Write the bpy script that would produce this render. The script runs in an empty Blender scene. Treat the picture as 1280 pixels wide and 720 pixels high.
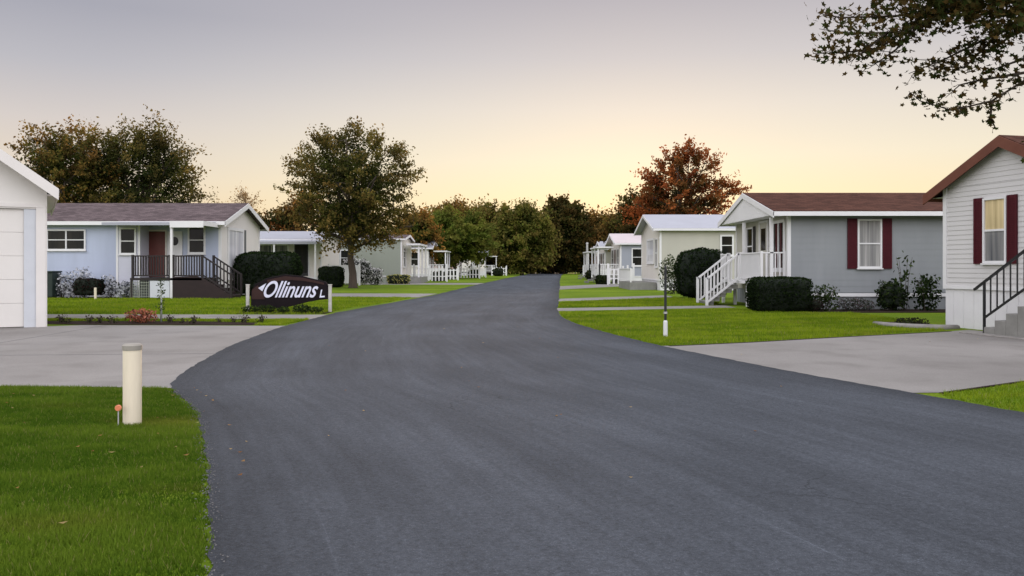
import bpy, bmesh, math, random
import numpy as np
from mathutils import Vector, Matrix

R = math.radians
scn = bpy.context.scene
COL = scn.collection
random.seed(7)
rng = np.random.default_rng(11)
CAMH = 1.4

# ------------------------------------------------------------------ materials
def lin(r, g, b):
    def f(c):
        c /= 255.0
        return c / 12.92 if c <= 0.04045 else ((c + 0.055) / 1.055) ** 2.4
    return (f(r), f(g), f(b), 1.0)

def nodes_of(name):
    m = bpy.data.materials.new(name)
    m.use_nodes = True
    nt = m.node_tree
    return m, nt, nt.nodes['Principled BSDF']

def paint(name, col, rough=0.6, var=0.12, scale=3.0, bump=0.0, bscale=40.0, streak=False, spec=0.4, grime=0.0):
    """painted / weathered surface: base colour broken by two noises, faint bump; grime darkens towards the ground"""
    m, nt, b = nodes_of(name)
    N, L = nt.nodes, nt.links
    tc = N.new('ShaderNodeTexCoord')
    mp = N.new('ShaderNodeMapping')
    mp.inputs['Scale'].default_value = (scale, scale, scale * (0.15 if streak else 1))
    L.new(tc.outputs['Object'], mp.inputs['Vector'])
    n1 = N.new('ShaderNodeTexNoise'); n1.inputs['Scale'].default_value = 1.0; n1.inputs['Detail'].default_value = 6
    n1.inputs['Roughness'].default_value = 0.65
    L.new(mp.outputs[0], n1.inputs['Vector'])
    mr = N.new('ShaderNodeMapRange')
    mr.inputs['From Min'].default_value = 0.25; mr.inputs['From Max'].default_value = 0.75
    mr.inputs['To Min'].default_value = 1 - var; mr.inputs['To Max'].default_value = 1 + var
    L.new(n1.outputs['Fac'], mr.inputs['Value'])
    mul = N.new('ShaderNodeVectorMath'); mul.operation = 'SCALE'
    mul.inputs[0].default_value = col[:3]
    L.new(mr.outputs[0], mul.inputs['Scale'])
    out = mul.outputs[0]
    if grime > 0:
        sx = N.new('ShaderNodeSeparateXYZ'); L.new(tc.outputs['Object'], sx.inputs[0])
        g = N.new('ShaderNodeMapRange'); g.inputs['From Min'].default_value = 0.0; g.inputs['From Max'].default_value = 0.9
        g.inputs['To Min'].default_value = 1 - grime; g.inputs['To Max'].default_value = 1
        ad = N.new('ShaderNodeMath'); ad.operation = 'ADD'
        nn = N.new('ShaderNodeMath'); nn.operation = 'MULTIPLY'; nn.inputs[1].default_value = 0.8
        L.new(n1.outputs['Fac'], nn.inputs[0]); L.new(nn.outputs[0], ad.inputs[1]); L.new(sx.outputs[2], ad.inputs[0])
        L.new(ad.outputs[0], g.inputs['Value'])
        m2 = N.new('ShaderNodeVectorMath'); m2.operation = 'SCALE'
        L.new(out, m2.inputs[0]); L.new(g.outputs[0], m2.inputs['Scale']); out = m2.outputs[0]
    L.new(out, b.inputs['Base Color'])
    b.inputs['Roughness'].default_value = rough
    b.inputs['Specular IOR Level'].default_value = spec
    if bump:
        n2 = N.new('ShaderNodeTexNoise'); n2.inputs['Scale'].default_value = bscale; n2.inputs['Detail'].default_value = 4
        L.new(tc.outputs['Object'], n2.inputs['Vector'])
        bp = N.new('ShaderNodeBump'); bp.inputs['Strength'].default_value = bump; bp.inputs['Distance'].default_value = 0.02
        L.new(n2.outputs['Fac'], bp.inputs['Height']); L.new(bp.outputs[0], b.inputs['Normal'])
    return m

def shingle(name, col, var=0.3):
    m, nt, b = nodes_of(name)
    N, L = nt.nodes, nt.links
    tc = N.new('ShaderNodeTexCoord')
    br = N.new('ShaderNodeTexBrick')
    br.inputs['Scale'].default_value = 1.0
    br.inputs['Brick Width'].default_value = 0.3; br.inputs['Row Height'].default_value = 0.14
    br.inputs['Mortar Size'].default_value = 0.008
    br.inputs['Color1'].default_value = tuple(c * (1 - var) for c in col[:3]) + (1,)
    br.inputs['Color2'].default_value = tuple(c * (1 + var) for c in col[:3]) + (1,)
    br.inputs['Mortar'].default_value = tuple(c * 0.5 for c in col[:3]) + (1,)
    L.new(tc.outputs['Object'], br.inputs['Vector'])
    n = N.new('ShaderNodeTexNoise'); n.inputs['Scale'].default_value = 0.8; n.inputs['Detail'].default_value = 5
    L.new(tc.outputs['Object'], n.inputs['Vector'])
    mr = N.new('ShaderNodeMapRange'); mr.inputs['To Min'].default_value = 0.7; mr.inputs['To Max'].default_value = 1.3
    L.new(n.outputs['Fac'], mr.inputs['Value'])
    sc = N.new('ShaderNodeVectorMath'); sc.operation = 'SCALE'
    L.new(br.outputs['Color'], sc.inputs[0]); L.new(mr.outputs[0], sc.inputs['Scale'])
    L.new(sc.outputs[0], b.inputs['Base Color']); b.inputs['Roughness'].default_value = 0.95; b.inputs['Specular IOR Level'].default_value = .08
    bp = N.new('ShaderNodeBump'); bp.inputs['Strength'].default_value = 0.4; bp.inputs['Distance'].default_value = 0.01
    L.new(br.outputs['Fac'], bp.inputs['Height']); bp.invert = True; L.new(bp.outputs[0], b.inputs['Normal'])
    return m

def pane_mat(name, col, col2=None, folds=0, rough=0.06, coat=.6):
    m, nt, b = nodes_of(name)
    N, L = nt.nodes, nt.links
    b.inputs['Roughness'].default_value = 0.7 if folds else rough
    b.inputs['Specular IOR Level'].default_value = 0.22
    b.inputs['Coat Weight'].default_value = coat
    b.inputs['Coat Roughness'].default_value = 0.03
    tc = N.new('ShaderNodeTexCoord')
    mp = N.new('ShaderNodeMapping'); mp.inputs['Scale'].default_value = (folds or 1, folds or 1, 0.25)
    L.new(tc.outputs['Object'], mp.inputs[0])
    n = N.new('ShaderNodeTexNoise'); n.inputs['Scale'].default_value = 1.0 if folds else 2.0; n.inputs['Detail'].default_value = 3
    L.new(mp.outputs[0], n.inputs['Vector'])
    r = N.new('ShaderNodeValToRGB')
    r.color_ramp.elements[0].position = 0.35; r.color_ramp.elements[1].position = 0.65
    r.color_ramp.elements[0].color = col; r.color_ramp.elements[1].color = col2 or col
    L.new(n.outputs['Fac'], r.inputs[0]); L.new(r.outputs[0], b.inputs['Base Color'])
    return m

def leaf_mat(name, trans=0.3, rough=0.6):
    m, nt, b = nodes_of(name)
    N, L = nt.nodes, nt.links
    at = N.new('ShaderNodeAttribute'); at.attribute_name = 'col'
    L.new(at.outputs['Color'], b.inputs['Base Color'])
    b.inputs['Roughness'].default_value = .75
    b.inputs['Specular IOR Level'].default_value = 0.06
    tr = N.new('ShaderNodeBsdfTranslucent'); L.new(at.outputs['Color'], tr.inputs['Color'])
    mx = N.new('ShaderNodeMixShader'); mx.inputs[0].default_value = trans
    L.new(b.outputs[0], mx.inputs[1]); L.new(tr.outputs[0], mx.inputs[2])
    L.new(mx.outputs[0], N['Material Output'].inputs['Surface'])
    return m

def ramp_ground(name, c0, c1, c2, s1, s2, s3, rough=0.95, bump=0.3, bscale=60, stretch=(1, 1, 1), bdist=0.02, amp=.28):
    """ground material: three colours mixed by a broad, a middle and a fine noise"""
    m, nt, b = nodes_of(name)
    N, L = nt.nodes, nt.links
    tc = N.new('ShaderNodeTexCoord')
    mp = N.new('ShaderNodeMapping'); mp.inputs['Scale'].default_value = stretch
    L.new(tc.outputs['Object'], mp.inputs[0])
    def noise(s, d=5):
        n = N.new('ShaderNodeTexNoise'); n.inputs['Scale'].default_value = s; n.inputs['Detail'].default_value = d
        L.new(mp.outputs[0], n.inputs['Vector']); return n
    a, c, d = noise(s1), noise(s2), noise(s3, 3)
    def mr(src, lo, hi):
        x = N.new('ShaderNodeMapRange'); x.inputs['From Min'].default_value = lo; x.inputs['From Max'].default_value = hi
        L.new(src, x.inputs['Value']); return x.outputs[0]
    m1 = N.new('ShaderNodeMix'); m1.data_type = 'RGBA'
    m1.inputs['A'].default_value = c0; m1.inputs['B'].default_value = c1
    L.new(mr(a.outputs['Fac'], 0.35, 0.65), m1.inputs['Factor'])
    m2 = N.new('ShaderNodeMix'); m2.data_type = 'RGBA'
    L.new(m1.outputs['Result'], m2.inputs['A']); m2.inputs['B'].default_value = c2
    L.new(mr(c.outputs['Fac'], 0.5, 0.85), m2.inputs['Factor'])
    sc = N.new('ShaderNodeVectorMath'); sc.operation = 'SCALE'
    x = N.new('ShaderNodeMapRange'); x.inputs['From Min'].default_value = .3; x.inputs['From Max'].default_value = .7
    x.inputs['To Min'].default_value = 1 - amp; x.inputs['To Max'].default_value = 1 + amp
    L.new(d.outputs['Fac'], x.inputs['Value'])
    L.new(m2.outputs['Result'], sc.inputs[0]); L.new(x.outputs[0], sc.inputs['Scale'])
    L.new(sc.outputs[0], b.inputs['Base Color'])
    b.inputs['Roughness'].default_value = rough; b.inputs['Specular IOR Level'].default_value = 0.08
    n = N.new('ShaderNodeTexNoise'); n.inputs['Scale'].default_value = bscale; n.inputs['Detail'].default_value = 3
    L.new(tc.outputs['Object'], n.inputs['Vector'])
    bp = N.new('ShaderNodeBump'); bp.inputs['Strength'].default_value = bump; bp.inputs['Distance'].default_value = bdist
    L.new(n.outputs['Fac'], bp.inputs['Height']); L.new(bp.outputs[0], b.inputs['Normal'])
    return m

def asphalt_mat():
    m, nt, b = nodes_of('asphalt')
    N, L = nt.nodes, nt.links
    tc = N.new('ShaderNodeTexCoord')
    def noise(s, d=4, st=(1, 1, 1), rot=0.0, rough=0.55):
        mp = N.new('ShaderNodeMapping'); mp.inputs['Scale'].default_value = st; mp.inputs['Rotation'].default_value = (0, 0, rot)
        L.new(tc.outputs['Object'], mp.inputs[0])
        n = N.new('ShaderNodeTexNoise'); n.inputs['Scale'].default_value = s; n.inputs['Detail'].default_value = d
        n.inputs['Roughness'].default_value = rough
        L.new(mp.outputs[0], n.inputs['Vector']); return n.outputs['Fac']
    def mr(src, lo, hi, a, c):
        x = N.new('ShaderNodeMapRange'); x.inputs['From Min'].default_value = lo; x.inputs['From Max'].default_value = hi
        x.inputs['To Min'].default_value = a; x.inputs['To Max'].default_value = c
        L.new(src, x.inputs['Value']); return x.outputs[0]
    def mul(a, c):
        x = N.new('ShaderNodeMath'); x.operation = 'MULTIPLY'; L.new(a, x.inputs[0]); L.new(c, x.inputs[1]); return x.outputs[0]
    uv = N.new('ShaderNodeUVMap'); uv.uv_map = 'lane'
    def lane(sx, sy, d=4, rough=.55):
        mp = N.new('ShaderNodeMapping'); mp.inputs['Scale'].default_value = (sx, sy, 1); L.new(uv.outputs[0], mp.inputs[0])
        n = N.new('ShaderNodeTexNoise'); n.inputs['Scale'].default_value = 1; n.inputs['Detail'].default_value = d; n.inputs['Roughness'].default_value = rough
        L.new(mp.outputs[0], n.inputs['Vector']); return n.outputs['Fac']
    big = mr(noise(0.4, 5), .3, .7, 0.84, 1.16)
    band = mr(lane(9, .25, 3), .3, .7, 0.80, 1.20)                 # tyre-worn bands, 7.5 m wide road = 0..1 across
    hair = mr(lane(70, .5, 3), .35, .75, 0.90, 1.16)
    scr = mr(lane(160, .35, 2), .70, .76, 1.0, 1.35)
    sep = N.new('ShaderNodeSeparateXYZ'); L.new(uv.outputs[0], sep.inputs[0])
    ed = N.new('ShaderNodeMath'); ed.operation = 'PINGPONG'; ed.inputs[1].default_value = .5; L.new(sep.outputs[0], ed.inputs[0])
    wob = N.new('ShaderNodeMath'); wob.operation = 'MULTIPLY_ADD'; wob.inputs[1].default_value = .05; wob.inputs[2].default_value = -.025; L.new(noise(1.2, 4), wob.inputs[0])
    ea = N.new('ShaderNodeMath'); ea.operation = 'ADD'; L.new(ed.outputs[0], ea.inputs[0]); L.new(wob.outputs[0], ea.inputs[1])
    edge = mr(ea.outputs[0], 0.0, .10, 0.62, 1.0)
    fine = mr(noise(42, 4, rough=.75), .3, .7, 0.60, 1.45)
    grit = mr(noise(190, 2), .56, .74, 1.0, 2.4)
    vo = N.new('ShaderNodeTexVoronoi'); vo.feature = 'DISTANCE_TO_EDGE'; vo.inputs['Scale'].default_value = .33
    wa = N.new('ShaderNodeTexNoise'); wa.inputs['Scale'].default_value = 2.5; wa.inputs['Detail'].default_value = 6; L.new(tc.outputs['Object'], wa.inputs['Vector'])
    wv = N.new('ShaderNodeVectorMath'); wv.operation = 'MULTIPLY_ADD'; wv.inputs[1].default_value = (.8, .8, 0); L.new(wa.outputs['Color'], wv.inputs[0]); L.new(tc.outputs['Object'], wv.inputs[2])
    L.new(wv.outputs[0], vo.inputs['Vector'])
    ck = mr(vo.outputs['Distance'], 0.0, .005, 0.0, 1.0)
    cm_ = mr(noise(.22, 2), .52, .60, 1.0, 0.0)
    cx = N.new('ShaderNodeMath'); cx.operation = 'MAXIMUM'; L.new(ck, cx.inputs[0]); L.new(cm_, cx.inputs[1])
    crack = mr(cx.outputs[0], 0, 1, .55, 1.0)
    fine = mul(fine, crack)
    v = mul(mul(mul(big, band), mul(fine, grit)), mul(mul(hair, scr), edge))
    sc = N.new('ShaderNodeVectorMath'); sc.operation = 'SCALE'
    sc.inputs[0].default_value = (0.044, 0.049, 0.0585)
    L.new(v, sc.inputs['Scale']); L.new(sc.outputs[0], b.inputs['Base Color'])
    b.inputs['Roughness'].default_value = 0.88; b.inputs['Specular IOR Level'].default_value = 0.22
    n = N.new('ShaderNodeTexNoise'); n.inputs['Scale'].default_value = 75; n.inputs['Detail'].default_value = 3
    L.new(tc.outputs['Object'], n.inputs['Vector'])
    bp = N.new('ShaderNodeBump'); bp.inputs['Strength'].default_value = 0.8; bp.inputs['Distance'].default_value = 0.012
    L.new(n.outputs['Fac'], bp.inputs['Height']); L.new(bp.outputs[0], b.inputs['Normal'])
    return m

M = {}
M['asphalt'] = asphalt_mat()
M['lawn'] = ramp_ground('lawn', (.076, .130, .006, 1), (.135, .195, .010, 1), (.120, .150, .012, 1), 0.25, 1.3, 26, bump=.6, bscale=90, bdist=.03)
M['concrete'] = ramp_ground('concrete', (.190, .177, .166, 1), (.235, .220, .207, 1), (.150, .138, .128, 1), 0.35, 1.1, 70, amp=.10, rough=.85, bump=.15, bscale=150, bdist=.005)
M['joint'] = paint('joint', (.12, .115, .11), .9)
M['mulch'] = ramp_ground('mulch', (.022, .014, .010, 1), (.040, .026, .019, 1), (.030, .022, .016, 1), 1.5, 7, 50, bump=1.0, bscale=45, bdist=.04)
M['white'] = paint('white_paint', (.64, .63, .635), .5, .05, 1.2, grime=.15)
M['warmwhite'] = paint('warm_white_paint', (.64, .605, .58), .55, .05, 1.0, grime=.1)
M['garage'] = paint('garage_stucco', (.66, .63, .60), .7, .04, .8, bump=.15, bscale=80, grime=.12, streak=True)
M['garagedoor'] = paint('garage_door_paint', (.63, .60, .57), .5, .04, .7)
M['jamb'] = paint('jamb_paint', (.50, .515, .55), .5, .05)
M['blue'] = paint('blue_siding', (.385, .425, .535), .55, .09, 1.6, grime=.12, streak=True)
M['lavender'] = paint('lavender_siding', (.47, .47, .54), .55, .07, .9, grime=.1, streak=True)
M['grey'] = paint('grey_siding', (.225, .236, .248), .55, .10, 1.6, grime=.15, streak=True)
M['cream'] = paint('cream_siding', (.40, .385, .33), .55, .07, .7, grime=.12, streak=True)
M['pale'] = paint('pale_siding', (.53, .515, .51), .5, .05, .8, grime=.06, streak=True)
M['offwhite'] = paint('offwhite_siding', (.62, .58, .53), .55, .06, .8, grime=.1, streak=True)
M['greygreen'] = paint('greygreen_siding', (.25, .27, .225), .55, .08, .7, grime=.1, streak=True)
M['bluegrey'] = paint('bluegrey_siding', (.27, .285, .33), .55, .08, .7, grime=.1, streak=True)
M['roofmauve'] = shingle('mauve_shingles', (.100, .076, .078))
M['roofred'] = shingle('redbrown_shingles', (.068, .030, .021))
M['roofgrey'] = paint('grey_metal_roof', (.31, .315, .355), .4, .08, .8)
M['roofpink'] = paint('pink_metal_roof', (.47, .41, .41), .45, .08, .8)
M['brownfascia'] = paint('brown_fascia', (.135, .052, .035), .65, .15, 2, spec=.15)
M['maroon'] = paint('maroon_shutter', (.060, .008, .013), .6, .15, 4, spec=.15)
M['darkwood'] = paint('dark_stained_wood', (.013, .008, .008), .6, .3, 5)
M['stairwood'] = paint('redbrown_stained_wood', (.017, .008, .008), .75, .3, 5)
M['reddoor'] = paint('redbrown_door', (.115, .028, .022), .5, .15, 3)
M['black'] = paint('black_iron', (.012, .012, .014), .45, .2, 8)
M['bark'] = paint('bark', (.050, .036, .027), .95, .4, 6, bump=.8, bscale=22, streak=True)
M['palebark'] = paint('pale_bark', (.12, .09, .07), .95, .35, 6, bump=.8, bscale=22, streak=True)
M['step'] = paint('grey_concrete_step', (.20, .195, .18), .85, .2, 3, bump=.3)
M['dark'] = pane_mat('dark_pane', (.010, .011, .010, 1), (.022, .020, .016, 1), coat=0.0)
M['curtain'] = pane_mat('curtained_pane', (.11, .11, .115, 1), (.40, .385, .37, 1), folds=9)
M['sunsetpane'] = pane_mat('sunset_curtained_pane', (.30, .23, .11, 1), (.62, .50, .28, 1), folds=9)  # curtained pane, golden sunset reflection painted into its colour
M['greycurtain'] = pane_mat('grey_curtained_pane', (.07, .075, .085, 1), (.26, .25, .24, 1), folds=9)
M['palepane'] = pane_mat('pale_pane', (.42, .42, .46, 1), (.58, .57, .58, 1), folds=3)
M['leaf'] = leaf_mat('leaves', .45)
M['grass'] = leaf_mat('grass_blades', .25, .55)
M['signboard'] = paint('sign_board', (.010, .0065, .008), .75, .35, 3, spec=.12)
M['signband'] = paint('sign_band', (.040, .020, .018), .7, .25, 4, spec=.15)
M['letter'] = paint('letter_paint', (.66, .66, .78), .4, .12, 6)
M['post'] = paint('cream_pvc', (.68, .60, .47), .45, .08, 7, grime=.3, streak=True)
M['postcap'] = paint('post_cap', (.25, .23, .20), .6, .1, 5)
M['orange'] = paint('orange_reflector', (.62, .20, .10), .35, .1, 9)
M['bin'] = paint('dark_green_plastic', (.010, .020, .016), .45, .2, 3)
M['stone'] = paint('edging_stone', (.22, .205, .19), .9, .25, 6, bump=.4)
M['offpost'] = paint('weathered_white_post', (.46, .44, .41), .7, .15, 6, grime=.3)
M['grit'] = paint('grit', (.11, .108, .108), .9, .3, 60)
M['pole'] = paint('galvanised_pole', (.38, .37, .36), .5, .1, 3)
M['yellow'] = paint('yellow_paint', (.55, .48, .10), .5, .1, 3)
M['pinkpanel'] = paint('pink_panel', (.46, .33, .30), .6, .1, 3)

# ------------------------------------------------------------------ mesh builder
class MB:
    def __init__(self, sx=1):
        self.v, self.f, self.sx = [], [], sx
    def add(self, pts, faces):
        o = len(self.v)
        self.v += [tuple(p) for p in pts]
        self.f += [tuple(o + i for i in q) for q in faces]
        return self
    def box(self, x0, x1, y0, y1, z0, z1):
        return self.add([(x0, y0, z0), (x1, y0, z0), (x1, y1, z0), (x0, y1, z0), (x0, y0, z1), (x1, y0, z1), (x1, y1, z1), (x0, y1, z1)],
                        [(0, 3, 2, 1), (4, 5, 6, 7), (0, 1, 5, 4), (1, 2, 6, 5), (2, 3, 7, 6), (3, 0, 4, 7)])
    def poly(self, pts):
        return self.add(pts, [tuple(range(len(pts)))])
    def extrude(self, pts, vec):
        n = len(pts); vec = Vector(vec)
        P = [Vector(p) for p in pts]
        return self.add([tuple(p) for p in P] + [tuple(p + vec) for p in P],
                        [tuple(range(n - 1, -1, -1)), tuple(range(n, 2 * n))] + [(i, (i + 1) % n, n + (i + 1) % n, n + i) for i in range(n)])
    def beam(self, p0, p1, w, h):
        p0, p1 = Vector(p0), Vector(p1); d = (p1 - p0).normalized()
        up = Vector((0, 0, 1)) if abs(d.z) < 0.98 else Vector((0, 1, 0))
        s = d.cross(up).normalized() * w / 2; u = s.cross(d).normalized() * h / 2
        return self.add([p0 - s - u, p0 + s - u, p0 + s + u, p0 - s + u, p1 - s - u, p1 + s - u, p1 + s + u, p1 - s + u],
                        [(0, 3, 2, 1), (4, 5, 6, 7), (0, 1, 5, 4), (1, 2, 6, 5), (2, 3, 7, 6), (3, 0, 4, 7)])
    def tube(self, pts, radii, n=6):
        pts = [Vector(p) for p in pts]; o = len(self.v); k = len(pts)
        if not hasattr(radii, '__len__'): radii = [radii] * k
        for i, p in enumerate(pts):
            d = (pts[min(i + 1, k - 1)] - pts[max(i - 1, 0)]).normalized()
            a = d.cross(Vector((0.31, 0.17, 1)) if abs(d.z) < 0.9 else Vector((1, 0.2, 0))).normalized(); b = d.cross(a)
            for j in range(n):
                t = 2 * math.pi * j / n
                self.v.append(tuple(p + (a * math.cos(t) + b * math.sin(t)) * radii[i]))
        for i in range(k - 1):
            for j in range(n):
                q = o + i * n + j; r = o + i * n + (j + 1) % n
                self.f.append((q, r, r + n, q + n))
        self.f.append(tuple(o + j for j in range(n - 1, -1, -1)))
        self.f.append(tuple(o + (k - 1) * n + j for j in range(n)))
        return self
    def build(self, name, mat, parent=None, label=None, smooth=False, bevel=0.0, recalc=True):
        me = bpy.data.meshes.new(name)
        me.from_pydata([(x * self.sx, y, z) for x, y, z in self.v], [], self.f)
        if recalc:
            bm = bmesh.new(); bm.from_mesh(me)
            bmesh.ops.recalc_face_normals(bm, faces=bm.faces[:]); bm.to_mesh(me); bm.free()
        me.materials.append(M[mat] if isinstance(mat, str) else mat)
        if smooth:
            me.shade_smooth()
        o = bpy.data.objects.new(name, me); COL.objects.link(o)
        if parent: o.parent = parent
        if label: o['label'] = label
        if bevel:
            b = o.modifiers.new('Bevel', 'BEVEL'); b.width = bevel; b.segments = 2; b.limit_method = 'ANGLE'
        return o

def np_mesh(name, V, F, mat, cols=None, parent=None, smooth=False):
    """V (n,3); F (m,k) all faces with k corners; cols (m,3) colour of each face"""
    V = np.asarray(V, np.float32); F = np.asarray(F, np.int32); m, k = F.shape
    me = bpy.data.meshes.new(name)
    me.vertices.add(len(V)); me.vertices.foreach_set('co', V.ravel())
    me.loops.add(m * k); me.loops.foreach_set('vertex_index', F.ravel())
    me.polygons.add(m); me.polygons.foreach_set('loop_start', np.arange(0, m * k, k, dtype=np.int32))
    me.update(calc_edges=True)
    if cols is not None:
        a = me.attributes.new('col', 'FLOAT_COLOR', 'FACE')
        c = np.ones((m, 4), np.float32); c[:, :3] = np.clip(cols, 0, 1)
        a.data.foreach_set('color', c.ravel())
    for mm in (mat if isinstance(mat, (list, tuple)) else [mat]):
        me.materials.append(M[mm])
    o = bpy.data.objects.new(name, me); COL.objects.link(o)
    if parent: o.parent = parent
    return o

def tag(o, label=None, cat=None, group=None, kind=None):
    if label: o['label'] = label
    if cat: o['category'] = cat
    if group: o['group'] = group
    if kind: o['kind'] = kind
    return o

def thing(name, label, cat, loc=(0, 0, 0), rz=0.0, group=None):
    o = bpy.data.objects.new(name, None); COL.objects.link(o)
    o.empty_display_size = 0.3
    o.location = loc; o.rotation_euler = (0, 0, rz)
    return tag(o, label, cat, group)

def dup(root, loc, rz=None, label=None, scale=None):
    def cp(o, parent):
        c = o.copy(); COL.objects.link(c); c.parent = parent
        for ch in [q for q in kids.get(o.name, [])]:
            cp(ch, c)
        return c
    kids = {}
    for q in COL.objects:
        if q.parent: kids.setdefault(q.parent.name, []).append(q)
    r = cp(root, None)
    r.location = loc
    if rz is not None: r.rotation_euler = (0, 0, rz)
    if scale: r.scale = (scale, scale, scale)
    if label: r['label'] = label
    return r

# ------------------------------------------------------------------ ground, road, drives
def sheet(name, pts, z, mat, label, cat, kind='structure', thick=0.0):
    m = MB(); P = [(x, y, z) for x, y in pts]
    if thick: m.extrude([(x, y, z - thick) for x, y in pts], (0, 0, thick))
    else: m.poly(P)
    return tag(m.build(name, mat), label, cat, kind=kind)

gm = MB()
xs = [-900, -200, -60, -20, 0, 20, 60, 200, 900]; ys = [-60, -20, 0, 20, 60, 150, 400, 1500]
for i in range(len(xs) - 1):
    for j in range(len(ys) - 1):
        gm.poly([(xs[i], ys[j], 0), (xs[i + 1], ys[j], 0), (xs[i + 1], ys[j + 1], 0), (xs[i], ys[j + 1], 0)])
tag(gm.build('ground', 'lawn'), 'flat green ground under the lawns, reaching to the horizon', 'ground', kind='structure')

LE = [(-12, 2.2), (-4, 1.2), (-1, .55), (1.5, -.55), (2.6, -1.0), (3.62, -1.37), (4.28, -1.62), (5.24, -1.98), (6.17, -2.37), (7.3, -2.86), (8.14, -3.25), (9.1, -3.95),
      (10.6, -4.35), (14, -4.95), (18.2, -5.3), (24.1, -5.3), (29.8, -4.7), (37.8, -3.85), (63.6, -2.5), (95, -.6), (140, 2.6), (190, 5.6), (280, 14), (360, 26)]
RE = [(-12, 11.5), (-4, 8.8), (2, 6.75), (4, 6.1), (6, 5.45), (7.6, 4.87), (8.64, 4.47), (10.4, 3.75), (14, 2.6), (16.7, 2.0), (19.4, 1.55), (21.9, 1.35), (26, 1.45), (31.8, 1.85), (51.9, 3.1),
      (82, 4.9), (120, 7.4), (155, 10.2), (200, 14.4), (280, 24), (360, 38)]
def interp(tab, y):
    return float(np.interp(y, [t[0] for t in tab], [t[1] for t in tab]))
def smooth_edge(tab, y):
    w = 0.35 + abs(y) * 0.02
    return sum(interp(tab, y + k * w) for k in (-1, -.5, 0, .5, 1)) / 5
Yr = [-12 + i * .5 for i in range(24)] + [0 + i * .12 for i in range(200)] + [24 + i * 1.0 for i in range(60)] + [84 + i * 6 for i in range(46)]
K = 10; rv_, rf_ = [], []
for i, y in enumerate(Yr):
    n = .5 * math.sin(y * 9.1) + .5 * math.sin(y * 23.7 + 1) + .6 * random.uniform(-1, 1)
    n2 = .5 * math.sin(y * 8.3 + 2) + .5 * math.sin(y * 19.1) + .6 * random.uniform(-1, 1)
    amp = .016 if y < 24 else .03
    a, b = smooth_edge(LE, y), smooth_edge(RE, y)
    for q in range(K + 1):
        t = q / K
        rv_.append((a + (b - a) * t + (amp * n if q == 0 else amp * n2 if q == K else 0), y, .012))
for i in range(len(Yr) - 1):
    for q in range(K):
        p = i * (K + 1) + q; rf_.append((p, p + 1, p + K + 2, p + K + 1))
rd = MB(); rd.add(rv_, rf_)
bm_road = rd.build('road', 'asphalt', recalc=False)
uvl = bm_road.data.uv_layers.new(name='lane')
for lp_ in bm_road.data.loops:
    i, q = divmod(lp_.vertex_index, K + 1); uvl.data[lp_.index].uv = (q / K, Yr[i])
tag(bm_road, 'dark grey asphalt street curving away between the homes', 'road', kind='structure')

sheet('left_driveway', [(-3.0, 9.15), (-3.0, 12), (-3.9, 16), (-4.3, 18.75), (-7, 18.85), (-10.2, 19.0), (-30, 7.0), (-30, 2), (-14, 8.2), (-8, 9.1), (-5.8, 9.25)], .006, 'concrete',
      'pale concrete driveway in front of the white garage', 'driveway')
jm = MB()
jm.beam((-3.4, 12.9, .0075), (-16.5, 11.9, .0075), .03, .001)
jm.beam((-9.6, 18.9, .0075), (-9.0, 9.3, .0075), .03, .001)
tag(jm.build('driveway_joints', 'joint'), 'thin dark joints cut across the garage driveway', 'driveway joint', kind='structure')
sheet('right_driveway', [(2.2, 13.9), (3.2, 14.2), (4.4, 14.72), (6.7, 15.9), (9.5, 17.25), (10.05, 17.6), (10.9, 15.2), (10.3, 12.9), (14, 13.8), (24, 16), (24, 13), (10, 10.8), (6.18, 9.66), (4.8, 8.85), (4.0, 8.8), (3.0, 11)], .006, 'concrete',
      'pale concrete driveway leading to the grey steps', 'driveway')
jm = MB()
def soil(pts, w_):
    for p, q in zip(pts[:-1], pts[1:]):
        jm.beam((*p, .009), (*q, .009), w_, .004)
soil([(2.75, 14.0), (3.2, 14.17), (4.4, 14.69), (6.7, 15.87), (9.4, 17.15)], .07)
soil([(-3.95, 9.14), (-5.8, 9.27), (-8, 9.12), (-11, 8.65)], .05); soil([(4.72, 8.8), (6.18, 9.68), (10, 10.82)], .05)
tag(jm.build('soil_strip', 'mulch'), 'dark strips of bare soil where the lawns meet the driveways', 'soil', kind='structure')
P3 = 'concrete path crossing the %s lawn'
sheet('path', [(-5.1, 21.0), (-5.1, 23.1), (-14, 23.3), (-30, 23.3), (-30, 21.6), (-14, 21.2)], .007, 'concrete', P3 % 'left front' + ', just behind the flower bed', 'path')
sheet('path', [(-4.2, 36), (-3.8, 41), (-10.5, 41.6), (-10.5, 37.2)], .007, 'concrete', 'pale concrete drive beside the round tree', 'path')
sheet('path', [(-2.4, 61), (-2.3, 67), (-12, 67), (-12, 61.5)], .007, 'concrete', 'pale concrete drive in front of the grey green home', 'path')
sheet('path', [(1.2, 24.9), (1.2, 26.6), (7.6, 28.6), (7.6, 27.1)], .007, 'concrete', 'pale walk from the street to the white porch stairs', 'path')
sheet('path', [(1.8, 31.9), (1.85, 34.4), (7.4, 38.6), (7.4, 35.9)], .007, 'concrete', 'pale drive on the right verge, second from the front', 'path')
sheet('path', [(2.8, 48), (3.2, 56), (8.4, 65), (8.2, 57)], .007, 'concrete', 'pale drive on the right verge, third from the front', 'path')
sheet('flower_bed', [(-10.3, 19.1), (-6.2, 19.0), (-6.0, 19.7), (-8, 20.3), (-12.5, 20.4), (-12.5, 19.7)], .010, 'mulch', 'dark mulched flower bed along the garage driveway', 'flower bed')
sheet('flower_bed', [(9.3, 24.0), (17, 24.2), (17, 26), (9.0, 26), (8.6, 25.1)], .010, 'mulch', 'dark mulched bed under the shuttered window of the grey home', 'flower bed')
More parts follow.
